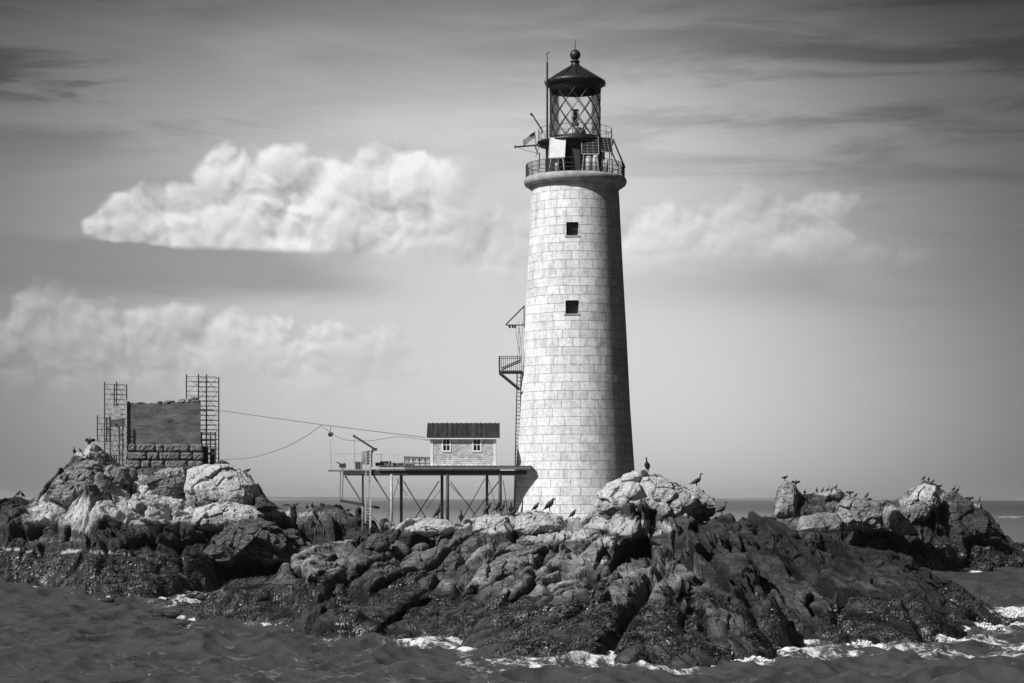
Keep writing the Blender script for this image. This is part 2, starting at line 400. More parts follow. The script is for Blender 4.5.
def facet(x, y, cell, ang, stretch, s, tilt=.6):
    """fractured rock: every joint-bounded cell gets its own height and dip. returns offset, crack"""
    c, q = np.cos(ang), np.sin(ang)
    a = (x*c + y*q)/(cell*stretch); b = (-x*q + y*c)/cell
    i0 = np.floor(a); j0 = np.floor(b)
    f1 = np.full(a.shape, 9.); f2 = np.full(a.shape, 9.); off = np.zeros(a.shape)
    for di in (-1, 0, 1):
        for dj in (-1, 0, 1):
            i = i0+di; j = j0+dj
            cx = i + .12 + .76*h3(i, j, 1, s); cy = j + .12 + .76*h3(i, j, 2, s)
            dx = a-cx; dy = b-cy; dd = np.sqrt(dx*dx + dy*dy)
            o = (h3(i, j, 3, s)-.5) + tilt*((h3(i, j, 4, s)*2-1)*dx + (h3(i, j, 5, s)*2-1)*dy)
            m = dd < f1
            f2 = np.where(m, f1, np.minimum(f2, dd)); off = np.where(m, o, off); f1 = np.where(m, dd, f1)
    return off, np.exp(-((f2-f1)/.07)**2)
def zfacet(x, y, cell, ang, stretch, s, tilt=.6):
    """facet(), but the joint direction changes from zone to zone (never continuously: a joint set keeps its strike)"""
    if np.ndim(ang) == 0: return facet(x, y, cell, ang, stretch, s, tilt)
    a = np.round(np.asarray(ang)/.35)*.35; a = np.broadcast_to(a, x.shape); off = np.zeros(x.shape); cr = np.zeros(x.shape)
    for v in np.unique(a):
        m = a == v; off[m], cr[m] = facet(x[m], y[m], cell, v, stretch, s, tilt)
    return off, cr
def curve(px, pts, sm=0):
    pts = np.array(pts, float); return np.interp(px, pts[:,0], pts[:,1])

def grid_obj(name, X, Y, Z, m, attrs=None, smooth=False):
    r, c = X.shape; me = bpy.data.meshes.new(name)
    co = np.stack([X, Y, Z], -1).reshape(-1, 3).astype(np.float32)
    idx = np.arange(r*c).reshape(r, c); f = np.stack([idx[:-1,:-1], idx[:-1,1:], idx[1:,1:], idx[1:,:-1]], -1).reshape(-1, 4)
    me.vertices.add(len(co)); me.vertices.foreach_set('co', co.ravel())
    me.loops.add(f.size); me.loops.foreach_set('vertex_index', f.ravel().astype(np.int32))
    me.polygons.add(len(f)); me.polygons.foreach_set('loop_start', np.arange(0, f.size, 4, dtype=np.int32))
    me.update(calc_edges=True); me.polygons.foreach_set('use_smooth', np.full(len(f), smooth))
    for k, v in (attrs or {}).items():
        a = me.attributes.new(k, 'FLOAT', 'POINT'); a.data.foreach_set('value', v.ravel().astype(np.float32))
    me.materials.append(m); o = bpy.data.objects.new(name, me); col.objects.link(o); return o

# ------------------------------------------------------------------ the three ledges
# picture columns -> rows of waterline and crest, and distance of the crest
A = dict(
 water=[(185,621),(200,621),(300,626),(312,637),(379,643),(412,641),(449,643),(499,656),(568,659),(636,666),(705,669),(732,666),(773,659),(791,648),(821,644),(914,647),(957,638),(987,631),(1015,626),(1040,622)],
 crest=[(185,626),(198,617),(212,602),(232,592),(256,586),(284,580),(293,560),(300,548),(330,545),(353,543),(369,536),(386,533),(406,523),(432,519),(472,515),(520,513),(600,513),(650,512),(700,510),(714,508),(722,511),(739,505),(759,511),(778,516),(800,526),(821,528),(852,536),(889,542),(920,557),(950,576),(975,592),(987,603),(1006,612),(1024,618),(1040,622)],
 dist=[(185,115),(300,119),(330,124),(400,126),(520,124),(600,116),(700,114),(760,120),(850,121),(920,116),(975,112),(1040,108)])
B = dict(
 water=[(-60,580),(0,581),(9,587),(85,591),(92,598),(146,600),(176,595),(205,590),(234,580),(281,577),(320,580),(400,584)],
 crest=[(-60,507),(0,507),(12,503),(22,499),(34,505),(40,502),(50,493),(60,482),(74,462),(88,447),(100,443),(108,449),(112,458),(128,467),(190,467),(205,466),(225,468),(240,474),(252,484),(262,500),(281,507),(300,507),(330,504),(345,508),(358,512),(375,524),(390,545),(400,560)],
 dist=[(-60,175),(0,172),(60,178),(110,180),(200,180),(260,176),(300,172),(400,168)])
C = dict(
 water=[(740,572),(900,573),(1024,572),(1100,571)],
 crest=[(740,572),(766,560),(775,534),(780,512),(786,494),(794,486),(809,491),(834,488),(846,492),(861,497),(877,500),(892,503),(898,497),(907,494),(923,484),(941,491),(957,497),(975,506),(987,517),(1003,534),(1015,542),(1030,548),(1060,560),(1100,575)],
 dist=[(740,200),(1100,204)])
TX, TY = W(575.2, 0, 160).x, 160.0
def ledge_z(D, px, d, shape=.75):
    pw = curve(px, D['water']); pc = curve(px, D['crest']); dc = curve(px, D['dist'])
    pw = np.maximum(pw, pc+2)
    d0 = np.minimum(F*H/(pw-HY), dc-2); zc = H-(pc-HY)/F*dc
    s = (d-d0)/(dc-d0)
    z = np.where(s < 0, s*(dc-d0)*.45, zc*np.clip(s, 0, 1)**shape)
    back = np.maximum(0, d-dc)
    return z, s, zc, back
def blobs(px, py, L):
    t = np.zeros(px.shape)
    for (x, y, rx, ry, a) in L: t = np.maximum(t, a*np.exp(-(((px-x)/rx)**2 + ((py-y)/ry)**2)**1.5))
    return t
def make_ledge(D, p0, p1, dpx, d0, d1, dd, seed, fn):
    px = np.arange(p0, p1, dpx); d = np.concatenate([np.arange(d0, d1, dd), np.arange(d1, d1+40, dd*6)])
    PX, DD = np.meshgrid(px, d)
    X = (PX-512)/F*DD; Y = DD.copy()
    # wander the outline a little so that the masses are not straight along the ray
    wx = PX + 9*fbm(X*.22, Y*.22, 3, seed); wd = DD + 1.6*fbm(X*.25+9, Y*.25, 3, seed+5)
    Z, s, zc, back = ledge_z(D, wx, wd)
    Z, cr, X, Y = fn(X, Y, Z, PX, DD, s, zc, back)
    return PX, X, Y, Z, cr
def detail(X, Y, k, ang, seed, sizes=((6.5,1.8,.95),(2.8,2.2,.40),(1.1,2.0,.13),(.42,1.6,.045))):
    wxx = X + .5*fbm(X*.6, Y*.6, 3, seed+40); wyy = Y + .5*fbm(X*.6+31, Y*.6, 3, seed+41)
    ang = ang + .22*fbm(X*.25, Y*.25, 2, seed+3)
    off = 0; cr = 0
    for q, (c, st_, a) in enumerate(sizes):
        o, r = zfacet(wxx, wyy, c, ang + (.5*q if q > 1 else .12*q), st_, seed+q*7)
        off = off + o*a*1.0 - r*a*.38; cr = np.maximum(cr, r*(1 if q < 2 else .55))
    off = off + .06*fbm(X*1.3, Y*1.3, 4, seed+60, .55)
    return off*k, cr

def blur(Z, a=3, b=3):
    for ax, r in ((0, a), (1, b)):
        for _ in range(2):
            c = np.cumsum(np.pad(Z, [(r+1, r) if k == ax else (0, 0) for k in (0, 1)], 'edge'), axis=ax)
            Z = (c[2*r+1:]-c[:-2*r-1])/(2*r+1) if ax == 0 else (c[:,2*r+1:]-c[:,:-2*r-1])/(2*r+1)
    return Z
def joints(X, Y, Z, PX, k, ang, seed, sizes, gullies=()):
    """split the face along dipping joints; the blocks stand out or lie back along the face's own outward direction"""
    a = X + .35*fbm(X*.5, (Z+.25*Y)*.7, 3, seed+1) + .10*Y; b = Z*1.0 + .27*Y + .30*fbm(X*.5+7, (Z+.25*Y)*.7, 3, seed+2)
    ang = ang + .25*fbm(X*.3, Y*.2, 2, seed+3)
    off = 0; cr = 0
    for q, (c, st_, am) in enumerate(sizes):
        o, r = zfacet(a, b, c, ang + (.35*(-1)**q if q else 0), st_, seed+11*q, 1.5)
        off = off + o*am*.8 - r*am*.42; cr = np.maximum(cr, r*(1, .9, .5, .3)[q])
        if q == 1: off = (off*2 + np.roll(off, 1, 0) + np.roll(off, -1, 0) + np.roll(off, 1, 1) + np.roll(off, -1, 1))/6
    off = off*k
    PYn = HY + (H-Z)/DD_(Y)*F
    for x0, y0, x1, y1, wd, dp in gullies:
        tt = np.clip(((PX-x0)*(x1-x0)+(PYn-y0)*(y1-y0))/((x1-x0)**2+(y1-y0)**2), 0, 1)
        sx = x0+tt*(x1-x0) + 5*vn(tt*4, tt*0+x0, 9)
        dist = np.hypot(PX-sx, PYn-(y0+tt*(y1-y0)))*Y/F
        g = np.exp(-(dist/(wd*.6))**2)*np.sin(np.pi*np.clip(tt*.9+.05, 0, 1))**.4; off = off - dp*g; cr = np.maximum(cr, g)
    return X - .10*off, Y - .62*off, Z + .72*off, cr
DD_ = lambda Y: Y
def fA(X, Y, Z, PX, DD, s, zc, back):
    ang = np.interp(PX, [300, 520, 640, 760, 1000], [.95, 1.0, 1.35, 2.1, 2.35])   # strike of the joints in plan
    Z = np.where(back > 0, np.maximum(Z - back*.03, -3), Z)
    # back edge of the ledge, well behind the tower
    bk = np.interp(PX, [300, 380, 440, 640, 700, 760, 1000], [8, 14, 60, 60, 30, 10, 5])
    Z = np.where(back > bk, Z-(back-bk)*.9, Z)
    k = np.clip(.35 + 1.0*np.minimum(1, np.maximum(s, 0)*2), .35, 1.25)*np.where(back > 4, .55, 1)
    k = k*np.interp(PX, [280, 330, 420, 600, 1040], [.55, .8, .9, 1.0, 1.0])
    o, cr = detail(X, Y, k, ang, 11, ((7.5,1.5,.75),(3.2,1.5,.16)))
    Z = blur(Z + o*(1-.5*(back > 2)), 4, 4) - np.interp(PX, [200,290,400,560,640,700,1000], [0,.1,.2,.3,.35,.75,.7])*np.clip(s, 0, 1)
    sa = np.interp(PX, [280, 420, 560, 640, 700, 780, 1000], [.35, .75, .85, 1.1, 1.9, 2.35, 2.55])
    gl = ((598,660,640,590,.5,1.0),(640,590,668,548,.45,.9),(668,548,700,522,.4,.8),(655,566,676,596,.45,.9),(676,596,690,628,.5,1.0),(618,626,650,570,.35,.7),(520,575,552,545,.35,.6),(552,545,580,527,.35,.6),(460,600,480,556,.4,.7),(480,556,506,534,.3,.5),(575,560,612,530,.35,.7),(700,540,740,585,.4,.8),(740,585,775,640,.45,.9),(760,530,810,580,.4,.9),(810,580,850,630,.45,.9),(850,560,900,600,.4,.7),(900,600,930,640,.4,.7),(385,570,408,545,.4,.6),(408,545,436,536,.3,.5),(340,600,352,560,.35,.5),(560,620,590,590,.35,.6),(700,600,720,650,.4,.7))
    X, Y, Z, cr2 = joints(X, Y, Z, PX, k, sa, 411, ((3.0,3.3,.95),(1.35,3.0,.46),(.55,2.6,.17),(.24,2.0,.06)), gl)
    cr = np.maximum(cr*.3, cr2)
    # keep the pad below the tower level
    rt = np.hypot(X-TX, Y-TY); Z = np.where(rt < 9, np.minimum(Z, 5.5+.1*np.maximum(rt-5, 0)), Z)
    return np.maximum(Z, -3.2), cr, X, Y
pxA, XA, YA, ZA, crA = make_ledge(A, 176, 1050, .85, 79, 132, .075, 3, fA)
PYA = HY + (H-ZA)/YA*F
nzA = fbm(XA*.5, YA*.5, 4, 200)
guA = blobs(pxA, PYA, [(405,524,26,6,.9),(440,522,36,8,1),(480,519,30,7,1),(520,518,30,8,1),(560,519,36,8,1),(600,520,30,9,1),(640,528,36,9,.9),(575,534,34,9,.6),(540,537,28,8,.5),(610,541,22,6,.62),(495,528,22,7,.6),(428,531,26,5,.5),(345,541,16,3,.5),(690,512,24,6,.5),(655,545,24,6,.3)])
guA = np.clip(guA*1.15, 0, 1.1)*(PYA < 560)
wtop = curve(pxA, [(180,560),(290,583),(330,585),(420,588),(500,590),(560,596),(640,598),(700,606),(760,612),(800,612),(900,600),(950,590),(1040,590)]) + 22*nzA
weA = np.clip((PYA-wtop)/14+.5, 0, 1)*np.clip(1.15-2.2*np.clip(fbm(XA*.7+3, YA*.35+ZA, 3, 210), 0, 1), 0, 1)*np.clip((3.1-ZA)/.5, 0, 1)
weA = np.maximum(weA, np.clip((300-pxA)/12, 0, 1)*np.clip((PYA-582)/4, 0, 1)*.95)
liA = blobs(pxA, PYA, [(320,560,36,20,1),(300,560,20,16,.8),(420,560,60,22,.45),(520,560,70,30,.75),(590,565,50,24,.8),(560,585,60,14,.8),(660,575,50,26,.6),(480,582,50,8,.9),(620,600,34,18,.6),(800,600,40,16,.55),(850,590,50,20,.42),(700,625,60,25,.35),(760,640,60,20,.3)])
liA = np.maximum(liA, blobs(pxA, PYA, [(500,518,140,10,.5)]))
liA = liA*(1-.8*np.clip((pxA-690)/80, 0, 1)*np.clip((585-PYA)/25, 0, 1))*(1-.45*np.clip((pxA-720)/60, 0, 1)) * (.8+.35*nzA) + .10*np.clip((800-pxA)/120, 0, 1)  # right end darkened in colour: wet rock plus lens falloff towards the edge
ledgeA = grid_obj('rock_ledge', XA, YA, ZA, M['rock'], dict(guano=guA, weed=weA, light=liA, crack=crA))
tag(ledgeA, kind='structure')

def fB(X, Y, Z, PX, DD, s, zc, back):
    ang = np.interp(PX, [0, 100, 200, 300], [1.0, 1.15, 1.9, 2.2])
    Z = np.where(back > 12, Z-(back-12)*.9, Z)
    # two steps: low skirt, then the upper block
    t = np.clip(s, 0, 1); low = np.interp(PX, [-60, 20, 60, 130, 200, 262, 400], [.7, .7, .5, .45, .45, .8, .8])
    z2 = zc*(low*np.clip(t/.5, 0, 1)**.7 + (1-low)*np.clip((t-.35)/.62, 0, 1)**1.0)
    Z = np.where((s > 0) & (back <= 0), z2, Z)
    k = np.clip(.4 + 1.0*np.minimum(1, np.maximum(s, 0)*2), .4, 1.15)
    o, cr = detail(X, Y, k, ang, 51, ((7.5,1.5,.7),(3.2,1.5,.2)))
    flat = np.clip(1-np.maximum(abs(PX-164)-44, 0)/10, 0, 1)*np.clip((s-.86)/.1, 0, 1)
    Z = blur(Z + o*(1-.8*flat), 4, 4) - .25*np.clip(s, 0, 1)*(1-flat)
    sa = np.interp(PX, [-60, 60, 130, 200, 300], [1.0, 1.1, .5, .25, 2.9])
    X, Y, Z, cr2 = joints(X, Y, Z, PX, k*(1-.6*flat), sa, 451, ((3.0,2.6,.85),(1.3,2.2,.42),(.55,2.0,.17),(.27,1.6,.07)), ((40,560,62,500,.5,.9),(95,560,120,515,.5,.8),(150,545,170,505,.5,.9),(185,570,176,520,.4,.7),(215,560,235,515,.5,.7),(128,500,140,470,.4,.7),(70,500,90,465,.5,.9)))
    cr = np.maximum(cr*.3, cr2)
    return np.maximum(Z, -3.2), cr, X, Y
pxB, XB, YB, ZB, crB = make_ledge(B, -70, 402, .9, 136, 186, .085, 23, fB)
PYB = HY + (H-ZB)/YB*F; nzB = fbm(XB*.4, YB*.4, 4, 300)
guB = blobs(pxB, PYB, [(92,450,20,9,1),(60,500,30,8,.75),(45,515,24,14,.75),(80,515,18,22,.6),(120,505,42,12,.9),(160,492,42,14,.95),(200,490,44,22,1.0),(235,490,24,20,.9),(150,515,60,10,.75),(230,512,50,7,.7),(280,514,44,5,.5),(55,540,60,6,.35)])
guB = np.clip(guB*1.2, 0, 1.15)*(PYB < 545)
bl = np.exp(-((PYB-curve(pxB, [(0,548),(40,553),(80,551),(120,554),(160,560),(400,560)])+2.5*nzB)/3.0)**2)*np.clip((170-pxB)/40, 0, 1)
guB = np.maximum(guB, bl*.62)
wtB = curve(pxB, [(-60,550),(0,552),(60,556),(120,558),(200,556),(300,550),(400,548)]) + 6*nzB
weB = np.clip((PYB-wtB)/8+.5, 0, 1)*np.clip((4.6-ZB)/.6, 0, 1)
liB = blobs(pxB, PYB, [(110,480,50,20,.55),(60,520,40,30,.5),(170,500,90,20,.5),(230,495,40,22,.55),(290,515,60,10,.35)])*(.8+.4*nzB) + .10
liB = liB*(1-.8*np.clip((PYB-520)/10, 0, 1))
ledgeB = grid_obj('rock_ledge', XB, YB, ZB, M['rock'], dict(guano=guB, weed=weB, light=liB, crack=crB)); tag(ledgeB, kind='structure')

def fC(X, Y, Z, PX, DD, s, zc, back):
    ang = 1.1+0*PX
    Z = np.where(back > 8, Z-(back-8)*.9, Z)
    t = np.clip(s, 0, 1); z2 = zc*(.38*np.clip(t/.35, 0, 1)**.7 + .62*np.clip((t-.45)/.5, 0, 1)**.8)
    Z = np.where((s > 0) & (back <= 0), z2, Z)
    o, cr = detail(X, Y, 1.0, ang, 151, ((6,1.4,.9),(2.6,1.4,.3)))
    X, Y, Z, cr2 = joints(X, Y, blur(Z+o, 4, 4)-.2, PX, 1.0, 1.0+0*PX, 551, ((3.4,1.6,1.2),(1.6,1.5,.55),(.7,1.4,.2),(.32,1.4,.07)))
    return np.maximum(Z, -3.2), np.maximum(cr*.3, cr2), X, Y
pxC, XC, YC, ZC, crC = make_ledge(C, 745, 1095, .9, 184, 212, .08, 33, fC)
PYC = HY + (H-ZC)/YC*F; nzC = fbm(XC*.4, YC*.4, 4, 400)
guC = blobs(pxC, PYC, [(800,486,14,5,.7),(825,491,16,6,.75),(920,490,14,10,.7),(905,500,10,12,.5),(955,497,18,8,.85),(940,510,14,10,.45),(975,506,12,5,.55),(880,502,14,4,.4)])
weC = np.clip((PYC-540)/8, 0, 1)
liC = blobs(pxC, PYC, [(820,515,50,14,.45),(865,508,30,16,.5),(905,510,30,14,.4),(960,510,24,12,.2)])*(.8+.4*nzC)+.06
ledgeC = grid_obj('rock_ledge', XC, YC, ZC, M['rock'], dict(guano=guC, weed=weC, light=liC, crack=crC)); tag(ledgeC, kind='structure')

# ------------------------------------------------------------------ seaweed: hanging fronds on the low rock
def fronds(name, X, Y, Z, we, cnt, L, seed, zmax):
    rg = np.random.default_rng(seed)
    ok = np.argwhere((we > .45) & (Z > -.15) & (Z < zmax)); ok = ok[(ok[:,0] > 2) & (ok[:,0] < X.shape[0]-3) & (ok[:,1] > 2) & (ok[:,1] < X.shape[1]-3)]
    # denser where the face is steep (more area shows)
    dz = abs(Z[ok[:,0]+1, ok[:,1]]-Z[ok[:,0]-1, ok[:,1]]) + .05
    p = np.minimum(dz, .5); p = p/p.sum()
    sel = ok[rg.choice(len(ok), cnt, p=p)]
    i, j = sel[:,0], sel[:,1]; P = np.stack([X[i,j], Y[i,j], Z[i,j]], -1)
    tx = np.stack([X[i,j+2]-X[i,j-2], Y[i,j+2]-Y[i,j-2], Z[i,j+2]-Z[i,j-2]], -1); ty = np.stack([X[i+2,j]-X[i-2,j], Y[i+2,j]-Y[i-2,j], Z[i+2,j]-Z[i-2,j]], -1)
    nn = np.cross(tx, ty); nn /= np.linalg.norm(nn, axis=1, keepdims=True)+1e-9; nn[nn[:,2] < 0] *= -1
    down = np.stack([nn[:,0], nn[:,1], nn[:,2]-1.0], -1); down += rg.normal(0, .35, down.shape); down -= nn*np.sum(down*nn, 1, keepdims=True)
    down /= np.linalg.norm(down, axis=1, keepdims=True)+1e-9
    sd = np.cross(nn, down)
    l = L*rg.uniform(.5, 1.5, cnt)[:,None]; wv = l*rg.uniform(.16, .34, cnt)[:,None]
    lift = rg.uniform(.15, .6, cnt)[:,None]*l
    v0 = P + nn*.01; v1 = P + down*l*.5 + nn*lift + sd*wv; v2 = P + down*l*.5 + nn*lift - sd*wv; v3 = P + down*l + nn*lift*.3
    co = np.stack([v0, v1, v3, v2], 1).reshape(-1, 3); f = np.arange(cnt*4).reshape(cnt, 4)
    tri = np.stack([f[:,[0,1,3]], f[:,[1,2,3]]], 1).reshape(-1, 3)
    me = bpy.data.meshes.new(name); me.vertices.add(len(co)); me.vertices.foreach_set('co', co.astype(np.float32).ravel())
    me.loops.add(tri.size); me.loops.foreach_set('vertex_index', tri.ravel().astype(np.int32)); me.polygons.add(len(tri)); me.polygons.foreach_set('loop_start', np.arange(0, tri.size, 3, dtype=np.int32))
    me.update(calc_edges=True); me.materials.append(M['weed']); o = bpy.data.objects.new(name, me); col.objects.link(o); return o
tag(fronds('seaweed', XA, YA, ZA, weA, 75000, .15, 1, 3.2), 'dark wet seaweed hanging over the foot of the front ledge', 'seaweed', kind='stuff')
tag(fronds('seaweed', XB, YB, ZB, weB, 45000, .22, 2, 4.4), 'dark wet seaweed around the foot of the ledge under the ruined walls', 'seaweed', kind='stuff')
tag(fronds('seaweed', XC, YC, ZC, weC, 12000, .32, 3, 3.0), 'dark seaweed around the foot of the far right ledge', 'seaweed', kind='stuff')

# ------------------------------------------------------------------ boulders: outline as seen, real depth, split faces
def facet3(P, cell, seed):
    a = P/cell; i0 = np.floor(a); f1 = np.full(len(P), 9.); f2 = f1.copy(); off = np.zeros(len(P))
    for di in (-1,0,1):
        for dj in (-1,0,1):
            for dk in (-1,0,1):
                i = i0[:,0]+di; j = i0[:,1]+dj; k = i0[:,2]+dk
                c = np.stack([i+h3(i,j,k,seed), j+h3(i,j,k,seed+1), k+h3(i,j,k,seed+2)], -1)
                q = a-c; dd = np.linalg.norm(q, axis=1)
                o = h3(i,j,k,seed+3)-.5 + .5*((h3(i,j,k,seed+4)*2-1)*q[:,0] + (h3(i,j,k,seed+5)*2-1)*q[:,1] + (h3(i,j,k,seed+6)*2-1)*q[:,2])
                m = dd < f1; f2 = np.where(m, f1, np.minimum(f2, dd)); off = np.where(m, o, off); f1 = np.where(m, dd, f1)
    return off, np.exp(-((f2-f1)/.045)**2)
def boulder(outline, d, depth, label, seed, guano=0., light=.3, rough=1., nu=220, nv=120, power=.62, gtop=None):
    pts = [W(x, y, d) for x, y in outline]; cx = (min(p.x for p in pts)+max(p.x for p in pts))/2; cz = (min(p.z for p in pts)+max(p.z for p in pts))/2
    an = np.array([math.atan2(p.z-cz, p.x-cx) for p in pts]); rr = np.array([math.hypot(p.x-cx, p.z-cz) for p in pts]); o = np.argsort(an); an = an[o]; rr = rr[o]
    # densify by walking the outline so straight sides stay straight
    ring = [pts[k] for k in o]; A_, R_ = [], []
    for k in range(len(ring)):
        a, b = ring[k], ring[(k+1) % len(ring)]
        for t in np.linspace(0, 1, 12, endpoint=False):
            q = a.lerp(b, t); A_.append(math.atan2(q.z-cz, q.x-cx)); R_.append(math.hypot(q.x-cx, q.z-cz))
    A_ = np.array(A_); R_ = np.array(R_); o = np.argsort(A_); A_ = A_[o]; R_ = R_[o]
    th = np.linspace(-math.pi, math.pi, nu+1); ph = np.linspace(-math.pi/2, math.pi/2, nv)
    rho = np.interp(th, A_, R_, period=2*math.pi)
    TH, PH = np.meshgrid(th, ph); RH = np.tile(rho, (nv, 1))
    cp = np.maximum(np.cos(PH), 0)**power; X = RH*cp*np.cos(TH); Z = RH*cp*np.sin(TH); Y = depth*np.sign(np.sin(PH))*abs(np.sin(PH))**.9
    Y = Y + .25*depth*(Z/max(rr))      # leans back
    P = np.stack([X, Y, Z], -1).reshape(-1, 3); n_ = P/(np.linalg.norm(P/np.array([1, 1, 1]), axis=1, keepdims=True)+1e-6)
    sz = max(rr)
    o1, c1 = facet3(P+50+seed, sz*.62, seed); o2, c2 = facet3(P+90+seed, sz*.25, seed+9); o3, c3 = facet3(P+20+seed, sz*.09, seed+19)
    P = P + n_*((o1*sz*.20 - c1*sz*.02 + o2*sz*.09 - c2*sz*.012 + o3*sz*.03)*rough)[:,None]
    P = P.reshape(nv, nu+1, 3); P[:, -1] = P[:, 0]
    X, Y, Z = P[...,0], P[...,1], P[...,2]
    up = np.clip((Z/sz + .75), 0, 1.3)
    g = guano*up if gtop is None else np.where(Z/sz > gtop, guano, guano*.25)
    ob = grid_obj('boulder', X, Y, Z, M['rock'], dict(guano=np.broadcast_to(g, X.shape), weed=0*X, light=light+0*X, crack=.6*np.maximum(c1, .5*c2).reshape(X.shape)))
    ob.location = (cx, d, cz); tag(ob, label, 'boulder'); return ob
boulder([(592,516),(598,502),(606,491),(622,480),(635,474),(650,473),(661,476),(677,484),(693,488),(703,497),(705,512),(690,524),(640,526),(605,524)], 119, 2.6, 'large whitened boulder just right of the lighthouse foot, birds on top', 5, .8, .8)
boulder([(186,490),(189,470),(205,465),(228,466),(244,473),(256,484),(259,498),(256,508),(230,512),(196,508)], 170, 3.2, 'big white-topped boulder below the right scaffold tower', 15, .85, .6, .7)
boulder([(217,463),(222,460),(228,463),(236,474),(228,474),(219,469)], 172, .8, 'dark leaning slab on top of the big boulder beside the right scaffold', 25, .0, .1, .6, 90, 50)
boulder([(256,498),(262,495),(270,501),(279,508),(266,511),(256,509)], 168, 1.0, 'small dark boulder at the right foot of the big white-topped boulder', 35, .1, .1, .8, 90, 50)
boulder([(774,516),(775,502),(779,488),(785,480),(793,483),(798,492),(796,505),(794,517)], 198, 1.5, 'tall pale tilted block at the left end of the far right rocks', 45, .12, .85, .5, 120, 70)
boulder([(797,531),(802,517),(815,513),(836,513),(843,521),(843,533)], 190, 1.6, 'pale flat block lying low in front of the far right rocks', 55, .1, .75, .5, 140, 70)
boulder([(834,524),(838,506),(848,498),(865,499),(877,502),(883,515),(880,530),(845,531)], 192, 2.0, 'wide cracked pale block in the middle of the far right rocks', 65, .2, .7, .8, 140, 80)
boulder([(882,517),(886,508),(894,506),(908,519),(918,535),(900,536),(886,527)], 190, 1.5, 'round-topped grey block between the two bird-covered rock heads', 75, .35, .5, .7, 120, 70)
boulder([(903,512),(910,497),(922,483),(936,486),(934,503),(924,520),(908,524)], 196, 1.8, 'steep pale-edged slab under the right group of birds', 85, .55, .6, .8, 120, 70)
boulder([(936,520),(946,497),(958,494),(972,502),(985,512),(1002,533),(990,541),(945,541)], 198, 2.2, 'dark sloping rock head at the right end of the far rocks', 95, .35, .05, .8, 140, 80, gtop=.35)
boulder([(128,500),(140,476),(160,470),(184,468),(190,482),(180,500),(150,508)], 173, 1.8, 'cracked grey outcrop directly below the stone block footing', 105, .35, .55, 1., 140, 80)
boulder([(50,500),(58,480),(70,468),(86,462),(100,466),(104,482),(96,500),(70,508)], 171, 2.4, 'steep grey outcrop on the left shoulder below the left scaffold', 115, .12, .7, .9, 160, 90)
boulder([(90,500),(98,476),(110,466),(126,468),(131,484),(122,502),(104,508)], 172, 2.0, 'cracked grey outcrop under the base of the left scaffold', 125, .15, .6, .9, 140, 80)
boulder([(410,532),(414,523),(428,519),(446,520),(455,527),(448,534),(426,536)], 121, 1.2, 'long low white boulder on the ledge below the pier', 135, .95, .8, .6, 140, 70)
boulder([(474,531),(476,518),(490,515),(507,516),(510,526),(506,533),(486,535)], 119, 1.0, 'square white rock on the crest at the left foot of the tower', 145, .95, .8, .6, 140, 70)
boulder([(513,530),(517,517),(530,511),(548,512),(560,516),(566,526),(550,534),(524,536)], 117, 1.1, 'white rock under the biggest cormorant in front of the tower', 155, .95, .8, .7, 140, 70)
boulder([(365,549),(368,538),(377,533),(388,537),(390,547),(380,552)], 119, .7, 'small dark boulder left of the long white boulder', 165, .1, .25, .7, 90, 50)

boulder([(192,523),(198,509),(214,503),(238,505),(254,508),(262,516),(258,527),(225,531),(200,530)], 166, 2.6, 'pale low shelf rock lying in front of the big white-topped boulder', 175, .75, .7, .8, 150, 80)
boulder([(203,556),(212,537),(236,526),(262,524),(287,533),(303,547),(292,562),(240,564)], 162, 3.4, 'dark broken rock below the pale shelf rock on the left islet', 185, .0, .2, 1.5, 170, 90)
# ------------------------------------------------------------------ the sea
def zrock(X, Y):
    px = X/Y*F+512; t = np.full(X.shape, -9.)
    for D, a, b in ((A, 186, 1040), (B, -60, 400), (C, 745, 1095)):
        z, s, zc, back = ledge_z(D, np.clip(px, a, b), Y); z = np.where(back > 30, -9, z); z = np.where((px < a) | (px > b), -9, z); t = np.maximum(t, z)
    return t
uo = np.concatenate([np.linspace(-2.2, -.32, 40)[:-1], np.arange(-.32, .32, 1.25/F), np.linspace(.32, 2.2, 40)])
dr = [4., 20., 40.]; d_ = 55.
while d_ < 230: dr.append(d_); d_ += .16 + max(0, d_-120)*.004
while d_ < 60000: dr.append(d_); d_ *= 1.035
UU, DR = np.meshgrid(uo, np.array(dr)); XW = UU*DR; YW = DR.copy(); ZW = np.zeros_like(XW); DXw = np.zeros_like(XW); DYw = np.zeros_like(XW)
rg = np.random.default_rng(8)
for k in range(64):
    lam = 0.6*(6.5/0.6)**rg.random(); th = R(-80)+rg.normal(0, .6); kx, ky = math.cos(th)*2*math.pi/lam, math.sin(th)*2*math.pi/lam; ph = rg.random()*6.28
    a = .0165*lam**.75*rg.uniform(.6, 1.3)
    vis = np.clip((300*min(1, lam/1.3)-DR)/150, 0, 1); e = kx*XW+ky*YW+ph + .6*vn(XW*.08, YW*.08, k)*2
    ZW += a*np.cos(e)*vis; DXw -= a*kx/np.hypot(kx, ky)*np.sin(e)*vis; DYw -= a*ky/np.hypot(kx, ky)*np.sin(e)*vis
zr = zrock(XW+1.5*fbm(XW*.3, YW*.3, 3, 501), YW+1.5*fbm(XW*.3+5, YW*.3, 3, 502))
pxw = XW/YW*F+512; pyw = HY+H/YW*F
edge = np.exp(-((zr+.15)/.30)**2)*(.30+.34*fbm(XW*.18, YW*.18, 3, 510))*(YW < 230)
